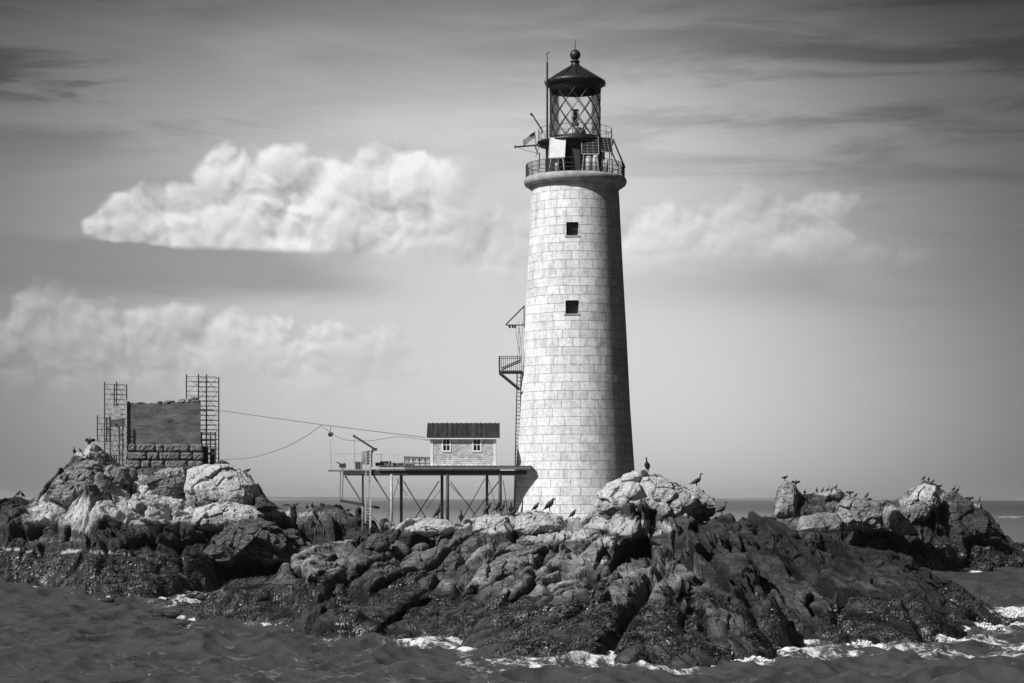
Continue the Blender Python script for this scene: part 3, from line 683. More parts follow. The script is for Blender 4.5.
sp = blobs(pxw, pyw, [(598,660,40,5,.72),(470,642,36,4.5,.75),(560,656,24,3,.5),(420,646,40,3,.4),(745,665,26,4.5,.72),(800,654,50,5,.55),(850,642,20,7,.75),(880,648,50,4,.55),(985,626,26,6,.8),(1012,613,34,5,.65),(960,643,50,4,.45),(905,657,110,4,.36),(240,583,34,4,.72),(250,592,40,6,.40),(200,600,60,9,.25),(160,599,10,3,.75),(660,671,60,3,.36),(1000,642,40,10,.28),(1010,517,20,.8,.4),(560,668,100,4,.28)])
foam = np.clip(np.maximum(edge*1.1, sp*(.62+.55*fbm(XW*.5, YW*.5, 3, 520))), 0, 1)
ZW += .10*np.clip(foam-.3, 0, 1)*(1+fbm(XW*2.3, YW*2.3, 3, 530))
XW2 = XW+DXw*.8; YW2 = YW+DYw*.8
sea = grid_obj('sea', XW2, YW2, ZW, M['water'], dict(foam=foam), True); tag(sea, kind='structure')
# breaking water: lumpy heaps of foam against the rock
def surf(label, spots, seed):
    rg = np.random.default_rng(seed); mb = MB()
    for (px, py, rx, hgt) in spots:
        d = F*H/(py-HY); c = W(px, py, d)
        for q in range(110):
            a = rg.normal(0, rx*.45); b = rg.normal(0, rx*.28); z = hgt*math.exp(-(a/rx)**2*2)*rg.random()
            r = rg.uniform(.02, .075)*(1.15-z/(hgt+.01)*.6); o = len(mb.v)
            for dz_, k in ((-.7, 5), (.15, 6), (.9, 3)):
                pass
            n0 = 6; ce = (c.x+a, c.y+b, z)
            vs = [(ce[0]+r*math.cos(t)*rg.uniform(.7,1.3), ce[1]+r*math.sin(t)*rg.uniform(.7,1.3), ce[2]+zz*r) for zz in (-.5, .5) for t in np.linspace(0, 6.283, n0, endpoint=False)]
            vs += [(ce[0], ce[1], ce[2]+r), (ce[0], ce[1], ce[2]-r)]
            fs = [(i, (i+1) % n0, n0+(i+1) % n0, n0+i) for i in range(n0)] + [(n0+i, n0+(i+1) % n0, 2*n0) for i in range(n0)] + [((i+1) % n0, i, 2*n0+1) for i in range(n0)]
            mb.add(vs, fs)
    o = mb.build('surf', M['foam'], smooth=True); tag(o, label, 'surf', kind='stuff')
surf('white surf breaking along the foot of the front ledge', [(590,659,1.3,.35),(606,659,1.0,.25),(470,642,1.0,.4),(478,642,.8,.45),(740,665,.8,.25),(755,662,.9,.25)], 1)
surf('white surf pouring between the rocks at the right end', [(846,634,.9,.8),(853,640,1.0,.6),(862,646,.9,.3),(975,624,1.0,.6),(985,630,1.1,.4),(1010,620,1.2,.7),(1020,618,1.2,.6),(940,640,.8,.25)], 2)
surf('low white surf in the gap between the two near ledges', [(236,583,1.4,.5),(225,585,1.0,.3),(162,600,.5,.2)], 3)

# ------------------------------------------------------------------ far shore
def shore(name, p0, p1, d, prof):
    px = np.linspace(p0, p1, 260); mbv, mbf = [], []
    hgt = np.interp(px, [q[0] for q in prof], [q[1] for q in prof])*(1+.18*fbm(px*.06, px*0, 3, 7))
    Xs = (px-512)/F*d; zt = np.maximum(hgt*d/F + H*(hgt > .3), .5)
    rows = [np.stack([Xs, d+0*Xs, -1+0*Xs], -1), np.stack([Xs, d+90+0*Xs, zt*.7], -1), np.stack([Xs, d+300+0*Xs, zt], -1), np.stack([Xs, d+1500+0*Xs, -1+0*Xs], -1)]
    P = np.stack(rows); o = grid_obj(name, P[...,0], P[...,1], P[...,2], M['hill'], None, True); tag(o, kind='structure')
shore('hills', -700, 420, 9000, [(-700,9),(-100,9),(0,8.5),(30,8),(60,5),(140,3),(260,2.4),(330,2.2),(400,1.5),(420,0)])
shore('hills', 700, 1700, 11000, [(700,.5),(780,1.5),(860,2),(920,3),(1024,2.6),(1200,4),(1700,4)])

# ------------------------------------------------------------------ lighthouse
TZ = 4.5
def zf(py, r): return H+(HY-py)*(160-r)/F-TZ     # same, for something on the near side of the tower
def zt(py): return H+(HY-py)/12.4-TZ            # row at the tower's distance -> height above its foot
L = empty('lighthouse', (TX, TY, TZ), 'tall tapered granite lighthouse tower with black lantern room on top', 'lighthouse')
PR = [(-1.0,5.12),(zt(520),4.98),(zt(470),4.78),(zt(405),4.42),(zt(340),4.16),(zt(265),3.82),(zt(198),3.55),(zf(183,3.5),3.50)]
def rt_(z): return float(np.interp(z, [p[0] for p in PR], [p[1] for p in PR]))
wins = [(zf(235.3,3.65), zf(222,3.65)), (zf(313.6,4.0), zf(300.2,4.0))]
wa0, wa1 = -math.pi/2 - R(5.6) - .1235, -math.pi/2 - R(5.6) + .1235
angs = sorted(set([round(a, 5) for a in np.linspace(-math.pi*1.5, math.pi*.5, 121)[:-1] if not (wa0-.02 < a < wa1+.02)] + [round(wa0, 5), round(wa1, 5)]))
zs = sorted(set([round(z, 4) for z in np.linspace(-1.0, zf(183,3.5), 60)] + [round(z, 4) for w_ in wins for z in w_]))
vs, fs, uvs = [], [], []
na = len(angs)
for z in zs:
    for a in angs: vs.append((rt_(z)*math.cos(a), rt_(z)*math.sin(a), z))
for i in range(len(zs)-1):
    for j in range(na):
        j2 = (j+1) % na; zm = (zs[i]+zs[i+1])/2
        if abs(angs[j]-round(wa0, 5)) < 1e-6 and any(a < zm < b for a, b in wins): continue
        fs.append((i*na+j, i*na+j2, (i+1)*na+j2, (i+1)*na+j))
        a0, a1 = angs[j], angs[j2] if j2 else angs[0]+2*math.pi
        uvs += [(a0*4.25, zs[i]), (a1*4.25, zs[i]), (a1*4.25, zs[i+1]), (a0*4.25, zs[i+1])]
me = bpy.data.meshes.new('shaft'); me.from_pydata(vs, [], fs); me.update(); uvl = me.uv_layers.new(name='uv')
uvl.data.foreach_set('uv', np.array(uvs, dtype=np.float32).ravel()); me.polygons.foreach_set('use_smooth', [True]*len(fs))
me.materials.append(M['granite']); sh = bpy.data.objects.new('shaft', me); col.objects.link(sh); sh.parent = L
for k, (z0, z1) in enumerate(wins):
    ac = (wa0+wa1)/2; r = rt_((z0+z1)/2); dn = Vector((math.cos(ac), math.sin(ac), 0)); tn = Vector((-dn.y, dn.x, 0)); hw = r*math.sin((wa1-wa0)/2)
    m = MB(); dp = .55
    for sx in (-1, 1):
        a = dn*r*1.0 + tn*sx*hw; b = dn*(r-dp) + tn*sx*hw
        m.add([a+Vector((0,0,z0)), b+Vector((0,0,z0)), b+Vector((0,0,z1)), a+Vector((0,0,z1))], [(0,1,2,3)])
    for z in (z0, z1):
        m.add([dn*r+tn*hw+Vector((0,0,z)), dn*r-tn*hw+Vector((0,0,z)), dn*(r-dp)-tn*hw+Vector((0,0,z)), dn*(r-dp)+tn*hw+Vector((0,0,z))], [(0,1,2,3)])
    wn = m.build('window', M['stone'], L)
    c = dn*(r-dp+.04)
    g = MB().add([c-tn*hw+Vector((0,0,z0)), c+tn*hw+Vector((0,0,z0)), c+tn*hw+Vector((0,0,z1)), c-tn*hw+Vector((0,0,z1))], [(0,1,2,3)]).build('pane', M['darkglass'], wn)
    f = MB(); c = dn*(r-dp+.10)
    for sx in (-1, 1): f.bar(c+tn*sx*(hw-.05)+Vector((0,0,z0)), c+tn*sx*(hw-.05)+Vector((0,0,z1)), .08)
    for z in (z0+.05, z1-.05) + (((z0+z1)/2,) if k == 0 else ()): f.bar(c-tn*hw+Vector((0,0,z)), c+tn*hw+Vector((0,0,z)), .07)
    f.build('frame', M['iron'], wn)
    # projecting sill stone
    s_ = MB(); s_.bar(dn*(r+.0)-tn*(hw+.12)+Vector((0,0,z0-.07)), dn*(r+.0)+tn*(hw+.12)+Vector((0,0,z0-.07)), .12, .12); s_.build('sill', M['stone'], wn)
# raised granite blocks: joints cut as thin dark mortar grooves are in the material; the cornice is real
GZ = zf(170,4.15)
MB().lathe([(3.46,zf(183.5,3.5)),(3.60,zf(182.6,3.6)),(3.66,zf(182,3.6)),(3.66,zf(180.6,3.6)),(3.86,zf(179.4,3.9)),(4.06,zf(177.4,4.1)),(4.15,zf(175,4.1)),(4.15,zf(172.6,4.1)),(4.06,zf(170.6,4.1)),(3.95,GZ),(.1,GZ)], 96).build('cornice', M['stone'], L, True)
# gallery rail
def rail(r, z, h, n_, rings, name='railing', parent=L, t=.022, x=(0,)):
    m = MB()
    for i in range(n_):
        a = 2*math.pi*i/n_+.07; m.tube([(r*math.cos(a), r*math.sin(a), z), (r*math.cos(a), r*math.sin(a), z+h)], t*1.15, 6)
    for q in rings: m.ring(r, z+h*q, t, 64)
    return m.build(name, M['iron'], parent)
gr = rail(3.98, GZ, 1.05, 30, (1, .62, .3))
# windscreen mesh panel on the left part of the rail
m = MB()
for i in range(46):
    a = R(176)+R(70)*i/45; m.tube([(3.96*math.cos(a), 3.96*math.sin(a), GZ+.02), (3.96*math.cos(a), 3.96*math.sin(a), GZ+1.02)], .011, 5)
for i in range(40):
    a = R(-46)+R(50)*i/39; m.tube([(3.96*math.cos(a), 3.96*math.sin(a), GZ+.02), (3.96*math.cos(a), 3.96*math.sin(a), GZ+1.02)], .011, 5)
m.build('baluster', M['iron'], gr)['kind'] = 'stuff'
DZ = zf(138.5,3.0)
MB().lathe([(2.42,GZ),(2.42,GZ+.15),(2.34,GZ+.18),(2.34,DZ-.2),(2.45,DZ-.1),(2.45,DZ)], 40).build('watch_room', M['black'], L, True)
m = MB(); m.box(-.42, -2.40, GZ+.25, .34, -2.30, GZ+2.15); wd = m.build('door', M['iron'], L, bevel=.02)
m = MB()
for i in range(16):
    a = 2*math.pi*i/16; m.bar((2.36*math.cos(a), 2.36*math.sin(a), GZ+.1), (2.36*math.cos(a), 2.36*math.sin(a), DZ-.1), .05)
m.each('seam', M['iron'], L)
MB().lathe([(2.2,DZ-.04),(2.75,DZ-.02),(3.06,DZ+.02),(3.08,DZ+.2),(3.0,DZ+.22),(1.9,DZ+.22)], 64).build('lantern_gallery', M['black'], L, True)
LZ = DZ+.22
rail(2.98, LZ, 1.02, 18, (1, .55), t=.019)
MB().lathe([(2.1,LZ-.02),(2.1,LZ+.28),(2.02,LZ+.32),(1.9,LZ+.32)], 48).build('curb', M['black'], L, True)
G0, G1 = LZ+.32, zt(91.5)
MB().lathe([(1.99,G0),(1.99,G1)], 64).build('lantern_glass', M['glass'], L, True)
m = MB(); nb = 12
for i in range(nb):
    for s_ in (-1, 1):
        a0 = 2*math.pi*i/nb+.12
        m.tube([((2.03)*math.cos(a0+s_*R(82)*t), 2.03*math.sin(a0+s_*R(82)*t), G0+(G1-G0)*t) for t in np.linspace(0, 1, 12)], .036, 5)
for z in (G0, G1): m.ring(2.03, z, .05, 48)
m.build('astragal', M['black'], L)
MB().lathe([(1.95,G1),(2.07,G1),(2.10,zt(88.4)),(2.2,zt(86.6)),(2.38,zt(85.4)),(2.46,zt(84)),(2.44,zt(82.2)),(2.32,zt(81)),(1.5,zt(75.2)),(.95,zt(70.9)),(.52,zt(67)),(.36,zt(65)),(.3,zt(62.5)),(.40,zt(62)),(.40,zt(61.3)),(.24,zt(60.8)),(.22,zt(60))], 48).build('roof', M['black'], L, True)
m = MB()
for i in range(12):
    a = 2*math.pi*i/12; m.bar((2.3*math.cos(a), 2.3*math.sin(a), zt(80.8)), (.5*math.cos(a), .5*math.sin(a), zt(66.8)), .05)
m.each('roof_rib', M['black'], L)
m = MB(); prof = [(.20,zt(60.3))]+[(.43*math.sin(t), zt(55)-.43*math.cos(t)) for t in np.linspace(.55, 3.13, 14)]
m.lathe(prof, 24); m.build('ventilator_ball', M['black'], L, True)
MB().tube([(0,0,zt(50.5)), (0,0,zt(39.5))], [.035,.02], 6).build('lightning_rod', M['iron'], L)
# small hooks standing off the eaves
m = MB()
for i in range(8):
    a = 2*math.pi*i/8+.3; c, s_ = math.cos(a), math.sin(a); m.tube([(2.42*c,2.42*s_,zt(85)),(2.62*c,2.62*s_,zt(84)),(2.62*c,2.62*s_,zt(81.6))], .025, 5)
m.each('eave_hook', M['iron'], L)
# optic
m = MB(); m.lathe([(.9,LZ),(.9,G0+.1),(1.0,G0+.2),(.75,G0+.75),(.3,G0+.95),(.05,G0+1.0)], 24); m.build('lens_pedestal', M['pale'], L, True)
m = MB()
for z0, z1 in ((G0+1.0, G0+1.25), (G0+1.7, G0+1.78), (G0+2.25, G0+2.32)): m.lathe([(.1,z0),(.30,z0),(.30,z1),(.1,z1)], 16)
for i in range(6):
    a = i*math.pi/3; m.tube([(.27*math.cos(a),.27*math.sin(a),G0+1.2),(.27*math.cos(a),.27*math.sin(a),G0+2.3)], .022, 5)
m.build('lamp_frame', M['brass'], L)
m = MB()
for q in range(7):
    z = G0+1.3+q*.065; m.lathe([(.16,z),(.26-.02*abs(q-3),z+.03),(.16,z+.06)], 20)
for q in range(7):
    z = G0+1.8+q*.06; m.lathe([(.14,z),(.24-.02*abs(q-3),z+.03),(.14,z+.06)], 20)
m.build('lens', M['darkglass'], L, True)
# side braces and stay rods
m = MB(); m.bar((3.0,-.9,zt(141)), (3.95,-1.0,zt(170)), .13); m.build('strut', M['iron'], L)
m = MB(); m.bar((2.62,-1.9,zt(150)), (3.3,-2.3,zt(170)), .09); m.build('strut', M['iron'], L)
for x, r_, h_ in ((.98, .28, 1.25), (1.52, .26, 1.35), (-1.55, .2, .75), (2.35, .2, 1.0)):
    MB().lathe([(0.01,GZ),(r_,GZ),(r_,GZ+h_),(r_*.8,GZ+h_+.06),(.01,GZ+h_+.07)], 20, (x, -2.75, 0)).build('battery_tank', M['pale'], L, True)
# tall pole beside the lantern
m = MB(); m.tube([(-2.28,-1.25,LZ-.1), (-2.28,-1.25,zt(66)), (-2.28,-1.25,zt(65)), (-2.28,-1.25,zt(57.5))], [.085,.075,.035,.03], 8); m.tube([(-2.42,-1.25,zt(58)), (-2.30,-1.25,zt(56.6)), (-2.1,-1.25,zt(56.2)), (-2.12,-1.25,zt(55))], .035, 5)
m.build('antenna_pole', M['black'], L)
# boom and stays at the left of the gallery
m = MB(); m.tube([(-4.85,-.7,zt(148.5)), (-2.38,-.7,zt(146))], .07, 8); m.tube([(-4.85,-.7,zt(146.8)), (-4.85,-.7,zt(150))], .05, 6)
m.tube([(-4.7,-.7,zt(148.5)), (-3.9,-.7,zt(152.5)), (-3.0,-.7,zt(154.5))], .018, 5); m.tube([(-3.3,-.7,zt(147)), (-3.0,-.7,zt(156))], .04, 5); m.tube([(-2.9,-.7,zt(147)), (-3.2,-.7,zt(158))], .03, 5); m.tube([(-2.9,-.7,zt(154)), (-2.9,-.7,zt(170))], .05, 5)
m.build('boom', M['iron'], L)
m = MB(); m.tube([(-2.62,-1.2,zt(134.5)), (-3.5,-1.3,zt(117.4))], .06, 6); m.tube([(-3.46,-1.3,zt(118.5)), (-3.62,-1.3,zt(116.6))], .09, 6); m.build('stay_rod', M['iron'], L)
# flag and its staff
fl = empty('flag', (TX-3.15, TY-.8, TZ+zt(147)), 'small striped flag hanging beside the upper gallery', 'flag')
MB().tube([(.02,0,-.4), (-.12,0,1.15)], .025, 6).build('flagstaff', M['iron'], fl)
def clothquad(s0, s1, t0, t1, name, mm):
    m = MB(); o = 0; k = 8; vs = []
    for i in range(k+1):
        for t in (t0, t1):
            s = s0+(s1-s0)*i/k; vs.append((-.1-.95*s, .07*math.sin(s*9+t*2), 1.08-.5*t-.62*s+.05*math.sin(s*6)))
    m.add(vs, [(2*i, 2*i+2, 2*i+3, 2*i+1) for i in range(k)]); return m.build(name, mm, fl, True)
for i in range(9):
    t0, t1 = i/9*1.0, (i+1)/9*1.0
    clothquad(.42 if i < 5 else 0, 1, t0, t1, 'stripe', M['slate'] if i % 2 == 0 else M['stripe'])
clothquad(0, .42, 0, 5/9, 'canton', M['black'])
# outside ladder, balcony and hoist on the left of the shaft
m = MB()
pt = lambda px, py, y=-.5: (( (px-512)/12.4 - TX), y, zt(py))
la, lb = pt(514, 517, -.9), pt(517.2, 372, -.7); ra, rb = pt(519.2, 517, -.3), pt(521, 372, -.3)
lad = MB(); lad.bar(la, lb, .09); lad.bar(ra, rb, .09)
lad.bar(lb, pt(519.0, 322, -.7), .03); lad.bar(rb, pt(522.5, 322, -.3), .03)
ladder = lad.build('ladder', M['iron'], L)
m = MB()
for i in range(38):
    t = (i+.5)/38; m.bar(Vector(la).lerp(Vector(lb), t), Vector(ra).lerp(Vector(rb), t), .05)
m.each('rung', M['iron'], ladder)
m = MB(); p0, p1 = pt(499, 371.5), pt(522, 371.5)
m.box(p0[0], -1.3, p0[2]-.14, p1[0], .9, p0[2]+.0); balc = m.build('balcony', M['iron'], L)
m = MB()
for y in (-1.3, .9):
    m.bar(pt(499.3, 373, y), pt(519.5, 389.5, y), .14); m.bar(pt(502, 369, y), pt(520.5, 361, y), .1)
m.each('bracket', M['iron'], balc)
m = MB()
for i in range(12):
    x = p0[0]+.04+(p1[0]-p0[0]-.1)*i/11
    for y in (-1.27, .87): m.bar((x, y, p0[2]), (x, y, zt(357.5)), .12 if i == 0 else .035)
for y in (-1.27, .87): m.bar((p0[0], y, zt(357.5)), (p1[0], y, zt(357.5)), .05)
for i in range(8): m.bar((p0[0]+.04, -1.2+.28*i, p0[2]), (p0[0]+.04, -1.2+.28*i, zt(357.5)), .035)
m.bar((p0[0]+.04, -1.27, zt(357.5)), (p0[0]+.04, .87, zt(357.5)), .05)
m.build('railing', M['iron'], balc)
m = MB(); m.bar(pt(505.8,325.6), pt(525,325.6), .09); m.bar(pt(505.8,325.2), pt(524.5,306.5), .10); m.bar(pt(524,306,-.5), pt(524,328,-.5), .08)
for x in (509.5, 512.5, 515): m.tube([pt(x,326.2), pt(x+.2,328.6)], .09, 7)
hst = m.build('hoist', M['iron'], L)
m = MB(); m.tube([pt(515.5,327), pt(516.6,338), pt(518.4,347), pt(520,352)], .014, 4); m.tube([pt(519,328), pt(520.5,340), pt(519.5,352), pt(520.5,362)], .02, 4); m.build('rope', M['iron'], hst)

# solar panels on the gallery
def solar(name, x0, x1, zb, ztop, y, lean, mface, label, rz=0, rows=0):
    e = empty(name, (TX+(x0+x1)/2, TY+y, TZ+GZ), label, 'solar panel', 'panels standing on the lighthouse gallery', rz)
    w_ = x1-x0; zb -= GZ; ztop -= GZ
    m = MB(); a = Vector((-w_/2, 0, zb)); m.bar((0, 0, zb), (0, lean, ztop), w_, .05, (0, -1, .2)); m.build('panel', mface, e)
    f = MB()
    for sx in (-1, 1): f.bar((sx*w_/2, -.012, zb-.02), (sx*w_/2, lean-.012, ztop+.02), .055 if not rows else .03, .075)
    for t in (0, 1): f.bar((-w_/2, lean*t-.012, zb+(ztop-zb)*t), (w_/2, lean*t-.012, zb+(ztop-zb)*t), .055 if not rows else .03, .075)
    if rows:
        for i in range(1, rows): t = i/rows; f.bar((-w_/2, lean*t-.034, zb+(ztop-zb)*t), (w_/2, lean*t-.034, zb+(ztop-zb)*t), .014)
        for i in (1, 2): f.bar((-w_/2+w_*i/3, -.034, zb), (-w_/2+w_*i/3, lean-.034, ztop), .014)
    f.build('frame', M['pale'] if rows else M['pale'], e)
    for sx in (-1, 1):
        g = MB(); g.bar((sx*w_*.36, .05, zb+.15), (sx*w_*.5, -.05, 0), .06); g.build('leg', M['pale'], e)
        g = MB(); g.bar((sx*w_*.4, lean, ztop-.3), (sx*w_*.4, .35, 0), .05); g.build('leg', M['iron'], e)
solar('solar_panel', -2.2, -.92, zf(158,3), zf(136.5,3), -3.0, .45, M['glarepanel'], 'solar panel with sun glare painted white, leaning on the gallery at left of the door', R(-14))
solar('solar_panel', .42, 1.78, zf(154,3), zf(136,3), -3.0, .45, M['panel'], 'dark gridded solar panel nearest the door on the gallery', R(4), 6)
solar('solar_panel', 1.95, 2.95, zf(152,2.4), zf(137,2.4), -2.45, .4, M['panel'], 'narrower dark solar panel at the right end of the gallery', R(22), 6)

# ------------------------------------------------------------------ pier
D0 = 156.0; DK = 9.62
P_ = empty('pier', (W(430, 0, D0).x, D0, 4.5), 'long timber pier deck on tall braced posts left of the lighthouse', 'pier')
def Q(px, py, d=D0): 
    p = W(px, py, d); return Vector((p.x-P_.location.x, p.y-D0, p.z-4.5))
def z_(py, d=D0): return H+(HY-py)/F*d-4.5
x = lambda px: Q(px, 0).x
m = MB(); rnd = random.Random(3)
# planks
xx = x(378)
while xx < x(529):
    w_ = rnd.uniform(.2, .26); m.box(xx, -.1+rnd.uniform(-.12,.05), DK-4.5-.07+rnd.uniform(0,.015), xx+w_-.015, 3.7, DK-4.5+rnd.uniform(0,.02)); xx += w_
m.build('deck_planks', M['timber'], P_)
m = MB(); xx = x(328)
while xx < x(376):
    w_ = rnd.uniform(.2, .26); m.box(xx, .2, z_(470.2), xx+w_-.015, 3.2, z_(469.4)); xx += w_
m.build('end_planks', M['lighttimber'], P_)
for y in (.05, 1.8, 3.5):
    MB().box(x(343), y, z_(475), x(527), y+.2, z_(470.6)).build('beam', M['timber'] if y > 1 else M['iron'], P_, bevel=.02)
MB().box(x(328), .12, z_(471.6), x(378), .3, z_(470.2)).build('beam', M['timber'], P_)
MB().box(x(405), -.25, z_(469.4), x(531), -.05, z_(467.0)).build('fascia', M['timber'], P_)
MB().box(x(378), -.13, z_(470.6), x(500), .0, z_(469.0)).build('fascia', M['timber'], P_)
for px, y, r_, b in ((391.5,.1,.11,526),(401.3,3.4,.12,526),(447.6,.1,.12,522),(442,3.4,.12,522),(487,3.4,.11,518),(500.2,.1,.13,518),(362.8,3.2,.08,526),(369.8,.15,.08,528)):
    c = Q(px, 0, D0+y); MB().tube([(c.x, y, z_(b+6)), (c.x, y, z_(474.2))], r_, 10).build('post', M['pale'] if px in (362.8, 369.8, 391.5) else M['iron'] if y < 1 else M['timber'], P_, True)
for i, (a, b, c, d, y, t) in enumerate(((344.7,475.6,361,501.5,.3,.13),(373.5,475.6,390,502,.3,.13),(403.5,481,427,520,.1,.09),(439,481,414,520,.1,.09),(449,481,478,520,3.4,.06),(449,484,470,506,.1,.05),(484.5,478,462,518,3.4,.06),(499,481,472,517,.1,.09),(393,477,405,496,3.4,.04),(441,487,425,508,3.4,.04),(397,477,384,520,3.4,.04),(488,479,497,512,3.4,.04),(503,480,508,516,3.4,.05),(361.5,503,381,527,.1,.05))):
    m = MB(); p, q = Q(a, b), Q(c, d); p.y = q.y = y; m.bar(p, q, t); m.build('brace', M['timber'] if i < 2 else M['iron'], P_)
# rails on the open end
m = MB()
for px in (331.2, 345, 361): p = Q(px, 453.3); m.bar((p.x, .3, z_(470)), (p.x, .3, z_(453.3)), .035)
p, q = Q(331.2, 453.3), Q(363, 453.3); m.bar((p.x,.3,p.z), (q.x,.3,q.z), .03)
for px in (331.2, 352, 378, 392): p = Q(px, 453.3); m.bar((p.x, 3.1, z_(470)), (p.x, 3.1, z_(453.5)), .03)
m.bar((x(331),3.1,z_(453.5)), (x(397),3.1,z_(453.5)), .025)
m.bar((x(331),3.1,z_(461.5)), (x(362),3.1,z_(461.5)), .02)
for px in (380, 388, 397, 402.6): m.bar((x(px), 1.5, z_(468)), (x(px), 1.5, z_(454)), .03)
m.bar((x(375),1.5,z_(454)), (x(397),1.5,z_(454)), .025)
m.build('railing', M['pale'], P_)
m = MB()
for px in (403, 406.5, 412, 418, 424, 429): m.bar((x(px), 2.6, z_(467)), (x(px), 2.6, z_(456.5)), .09)
m.bar((x(402),2.6,z_(456.6)), (x(430),2.6,z_(457.4)), .16); m.bar((x(402),2.6,z_(462.6)), (x(430),2.6,z_(462.6)), .1)
for px in range(404, 430, 3): m.box(x(px), 2.5, z_(460.3), x(px+1.6), 2.6, z_(457))
m.build('barrier', M['timber'], P_)
# hanging boat steps under the open end
m = MB(); p, q = Q(339.3, 500.5), Q(379, 508); p.y = q.y = .6; m.bar(p, q, .15, .2); m.build('landing_spar', M['iron'], P_)
m = MB(); m.bar((x(340.4),.3,z_(470)), (x(339.2),.6,z_(499.5)), .06); m.bar((x(343.4),.3,z_(466)), (x(341.6),.6,z_(500)), .06)
for i in range(7): m.bar((x(340.2),.35,z_(473+i*4)), (x(343),.35,z_(473+i*4)), .03)
m.build('boat_ladder', M['timber'], P_)
m = MB(); m.bar((x(336),.3,z_(462)), (x(343),.3,z_(465)), .08); m.bar((x(340),.3,z_(464.5)), (x(345),.3,z_(463.5)), .1); m.bar((x(341.5),.3,z_(470)), (x(341.5),.3,z_(463.5)), .07); m.box(x(339),.2,z_(467.5),x(345.5),.5,z_(464)); m.build('cleat', M['iron'], P_)
# tall ladder at the crane
lad = MB(); lad.bar((x(365.4),-.1,z_(523)), (x(366.2),-.1,z_(452)), .09); lad.bar((x(370.4),-.1,z_(528)), (x(370.4),-.1,z_(451)), .12)
lad = lad.build('ladder', M['pale'], P_)
m = MB()
for i in range(24): m.bar((x(365.8),-.1,z_(520-i*2.9)), (x(370.4),-.1,z_(520-i*2.9)), .05)
m.each('rung', M['pale'], lad)
# crane
cr = empty('crane', (W(370,0,157).x, 157.0, DK), 'small derrick crane with slanting arm on the pier end', 'crane')
k = 157/F
MB().lathe([(.0,0),(.38,.02),(.40,1.0),(.42,1.02),(.42,1.12),(.0,1.14)], 20, (-.25,0,.1)).build('winch_drum', M['pale'], cr, True)
MB().tube([(.12,0,-.1), (.12,0,1.55)], .07, 8).build('mast', M['pale'], cr)
m = MB(); m.bar((.45,0,1.28), (-1.28,0,2.38), .15); m.build('arm', M['iron'], cr)
m = MB(); m.box(.22,-.16,1.2,.55,.16,1.42); m.bar((.12,0,1.0),(.4,0,1.4),.1); m.box(-1.34,-.07,2.28,-1.2,.07,2.46); m.each('bracket', M['iron'], cr)
MB().tube([(-1.22,0,2.35), (-1.22,0,.1)], .012, 5).build('hoist_rope', M['wire'], cr)
# things stored on the deck
def crate(px0, px1, py0, d, dep, label, m_, lid=.05, z0=DK):
    a, b = W(px0, 0, d).x, W(px1, 0, d).x; ht = H+(HY-py0)/F*d-z0; e = empty('storage_box', ((a+b)/2, d, z0), label, 'box', 'boxes stored on the pier'); w_ = (b-a)/2
    m = MB(); m.box(-w_, 0, 0, w_, dep, ht-lid); m.build('body', m_, e, bevel=.02); MB().box(-w_-.04, -.04, ht-lid, w_+.04, dep+.04, ht).build('lid', M['lighttimber'], e)
    m = MB()
    for t in (-.8, 0, .8): m.box(w_*t-.04, -.03, .0, w_*t+.04, -.003, ht-lid)
    m.each('batten', M['timber'], e)
crate(375.5, 380, 462.5, 157.4, 1.1, 'narrow dark box beside the crane mast', M['iron'])
crate(380.5, 390.5, 461.2, 157.6, 1.3, 'pale lidded box between the crane and the barrier', M['timber'])
crate(392.5, 403, 462.6, 157.8, 1.0, 'low dark box under the left end of the barrier', M['black'])
crate(404, 414, 463.6, 157.4, 1.0, 'flat dark box in front of the barrier', M['iron'])
crate(355, 361.5, 461.4, 157.5, .9, 'small dark box left of the crane drum', M['iron'], z0=DK-.25)

# ------------------------------------------------------------------ hut
HD = 157.0; hx0, hx1 = W(430.8,0,HD).x, W(495.6,0,HD).x; HB = DK+.04
Hs = empty('hut', ((hx0+hx1)/2, HD, HB), 'small shingled hut with dark ribbed metal roof on the pier', 'hut'); hw = (hx1-hx0)/2; hz = lambda py, d=HD: H+(HY-py)/F*d-HB
wt = hz(438.2); HDp = 3.2
wx = [(-hw+(442.6-430.8)/F*HD, -hw+(450.2-430.8)/F*HD), (-hw+(473-430.8)/F*HD, -hw+(480.7-430.8)/F*HD)]; wz0, wz1 = hz(450.4), hz(439.2)
# front wall with two openings, then the other three and the gables
m = MB(); xs = [-hw, wx[0][0], wx[0][1], wx[1][0], wx[1][1], hw]
for i in range(5):
    if i in (1, 3): m.box(xs[i], 0, 0, xs[i+1], .12, wz0); m.box(xs[i], 0, wz1, xs[i+1], .12, wt)
    else: m.box(xs[i], 0, 0, xs[i+1], .12, wt)
m.box(-hw, .12, 0, -hw+.12, HDp, wt); m.box(hw-.12, .12, 0, hw, HDp, wt); m.box(-hw+.12, HDp-.12, 0, hw-.12, HDp, wt)
rh = hz(424.6, HD+HDp/2)
for sx in (-hw, hw-.12): m.add([(sx,0,wt),(sx+.12,0,wt),(sx+.12,HDp,wt),(sx,HDp,wt),(sx,HDp/2,rh-.05),(sx+.12,HDp/2,rh-.05)], [(0,1,5,4),(2,3,4,5),(0,4,3),(1,2,5),(0,3,2,1)])
m.build('wall', M['shingle'], Hs)
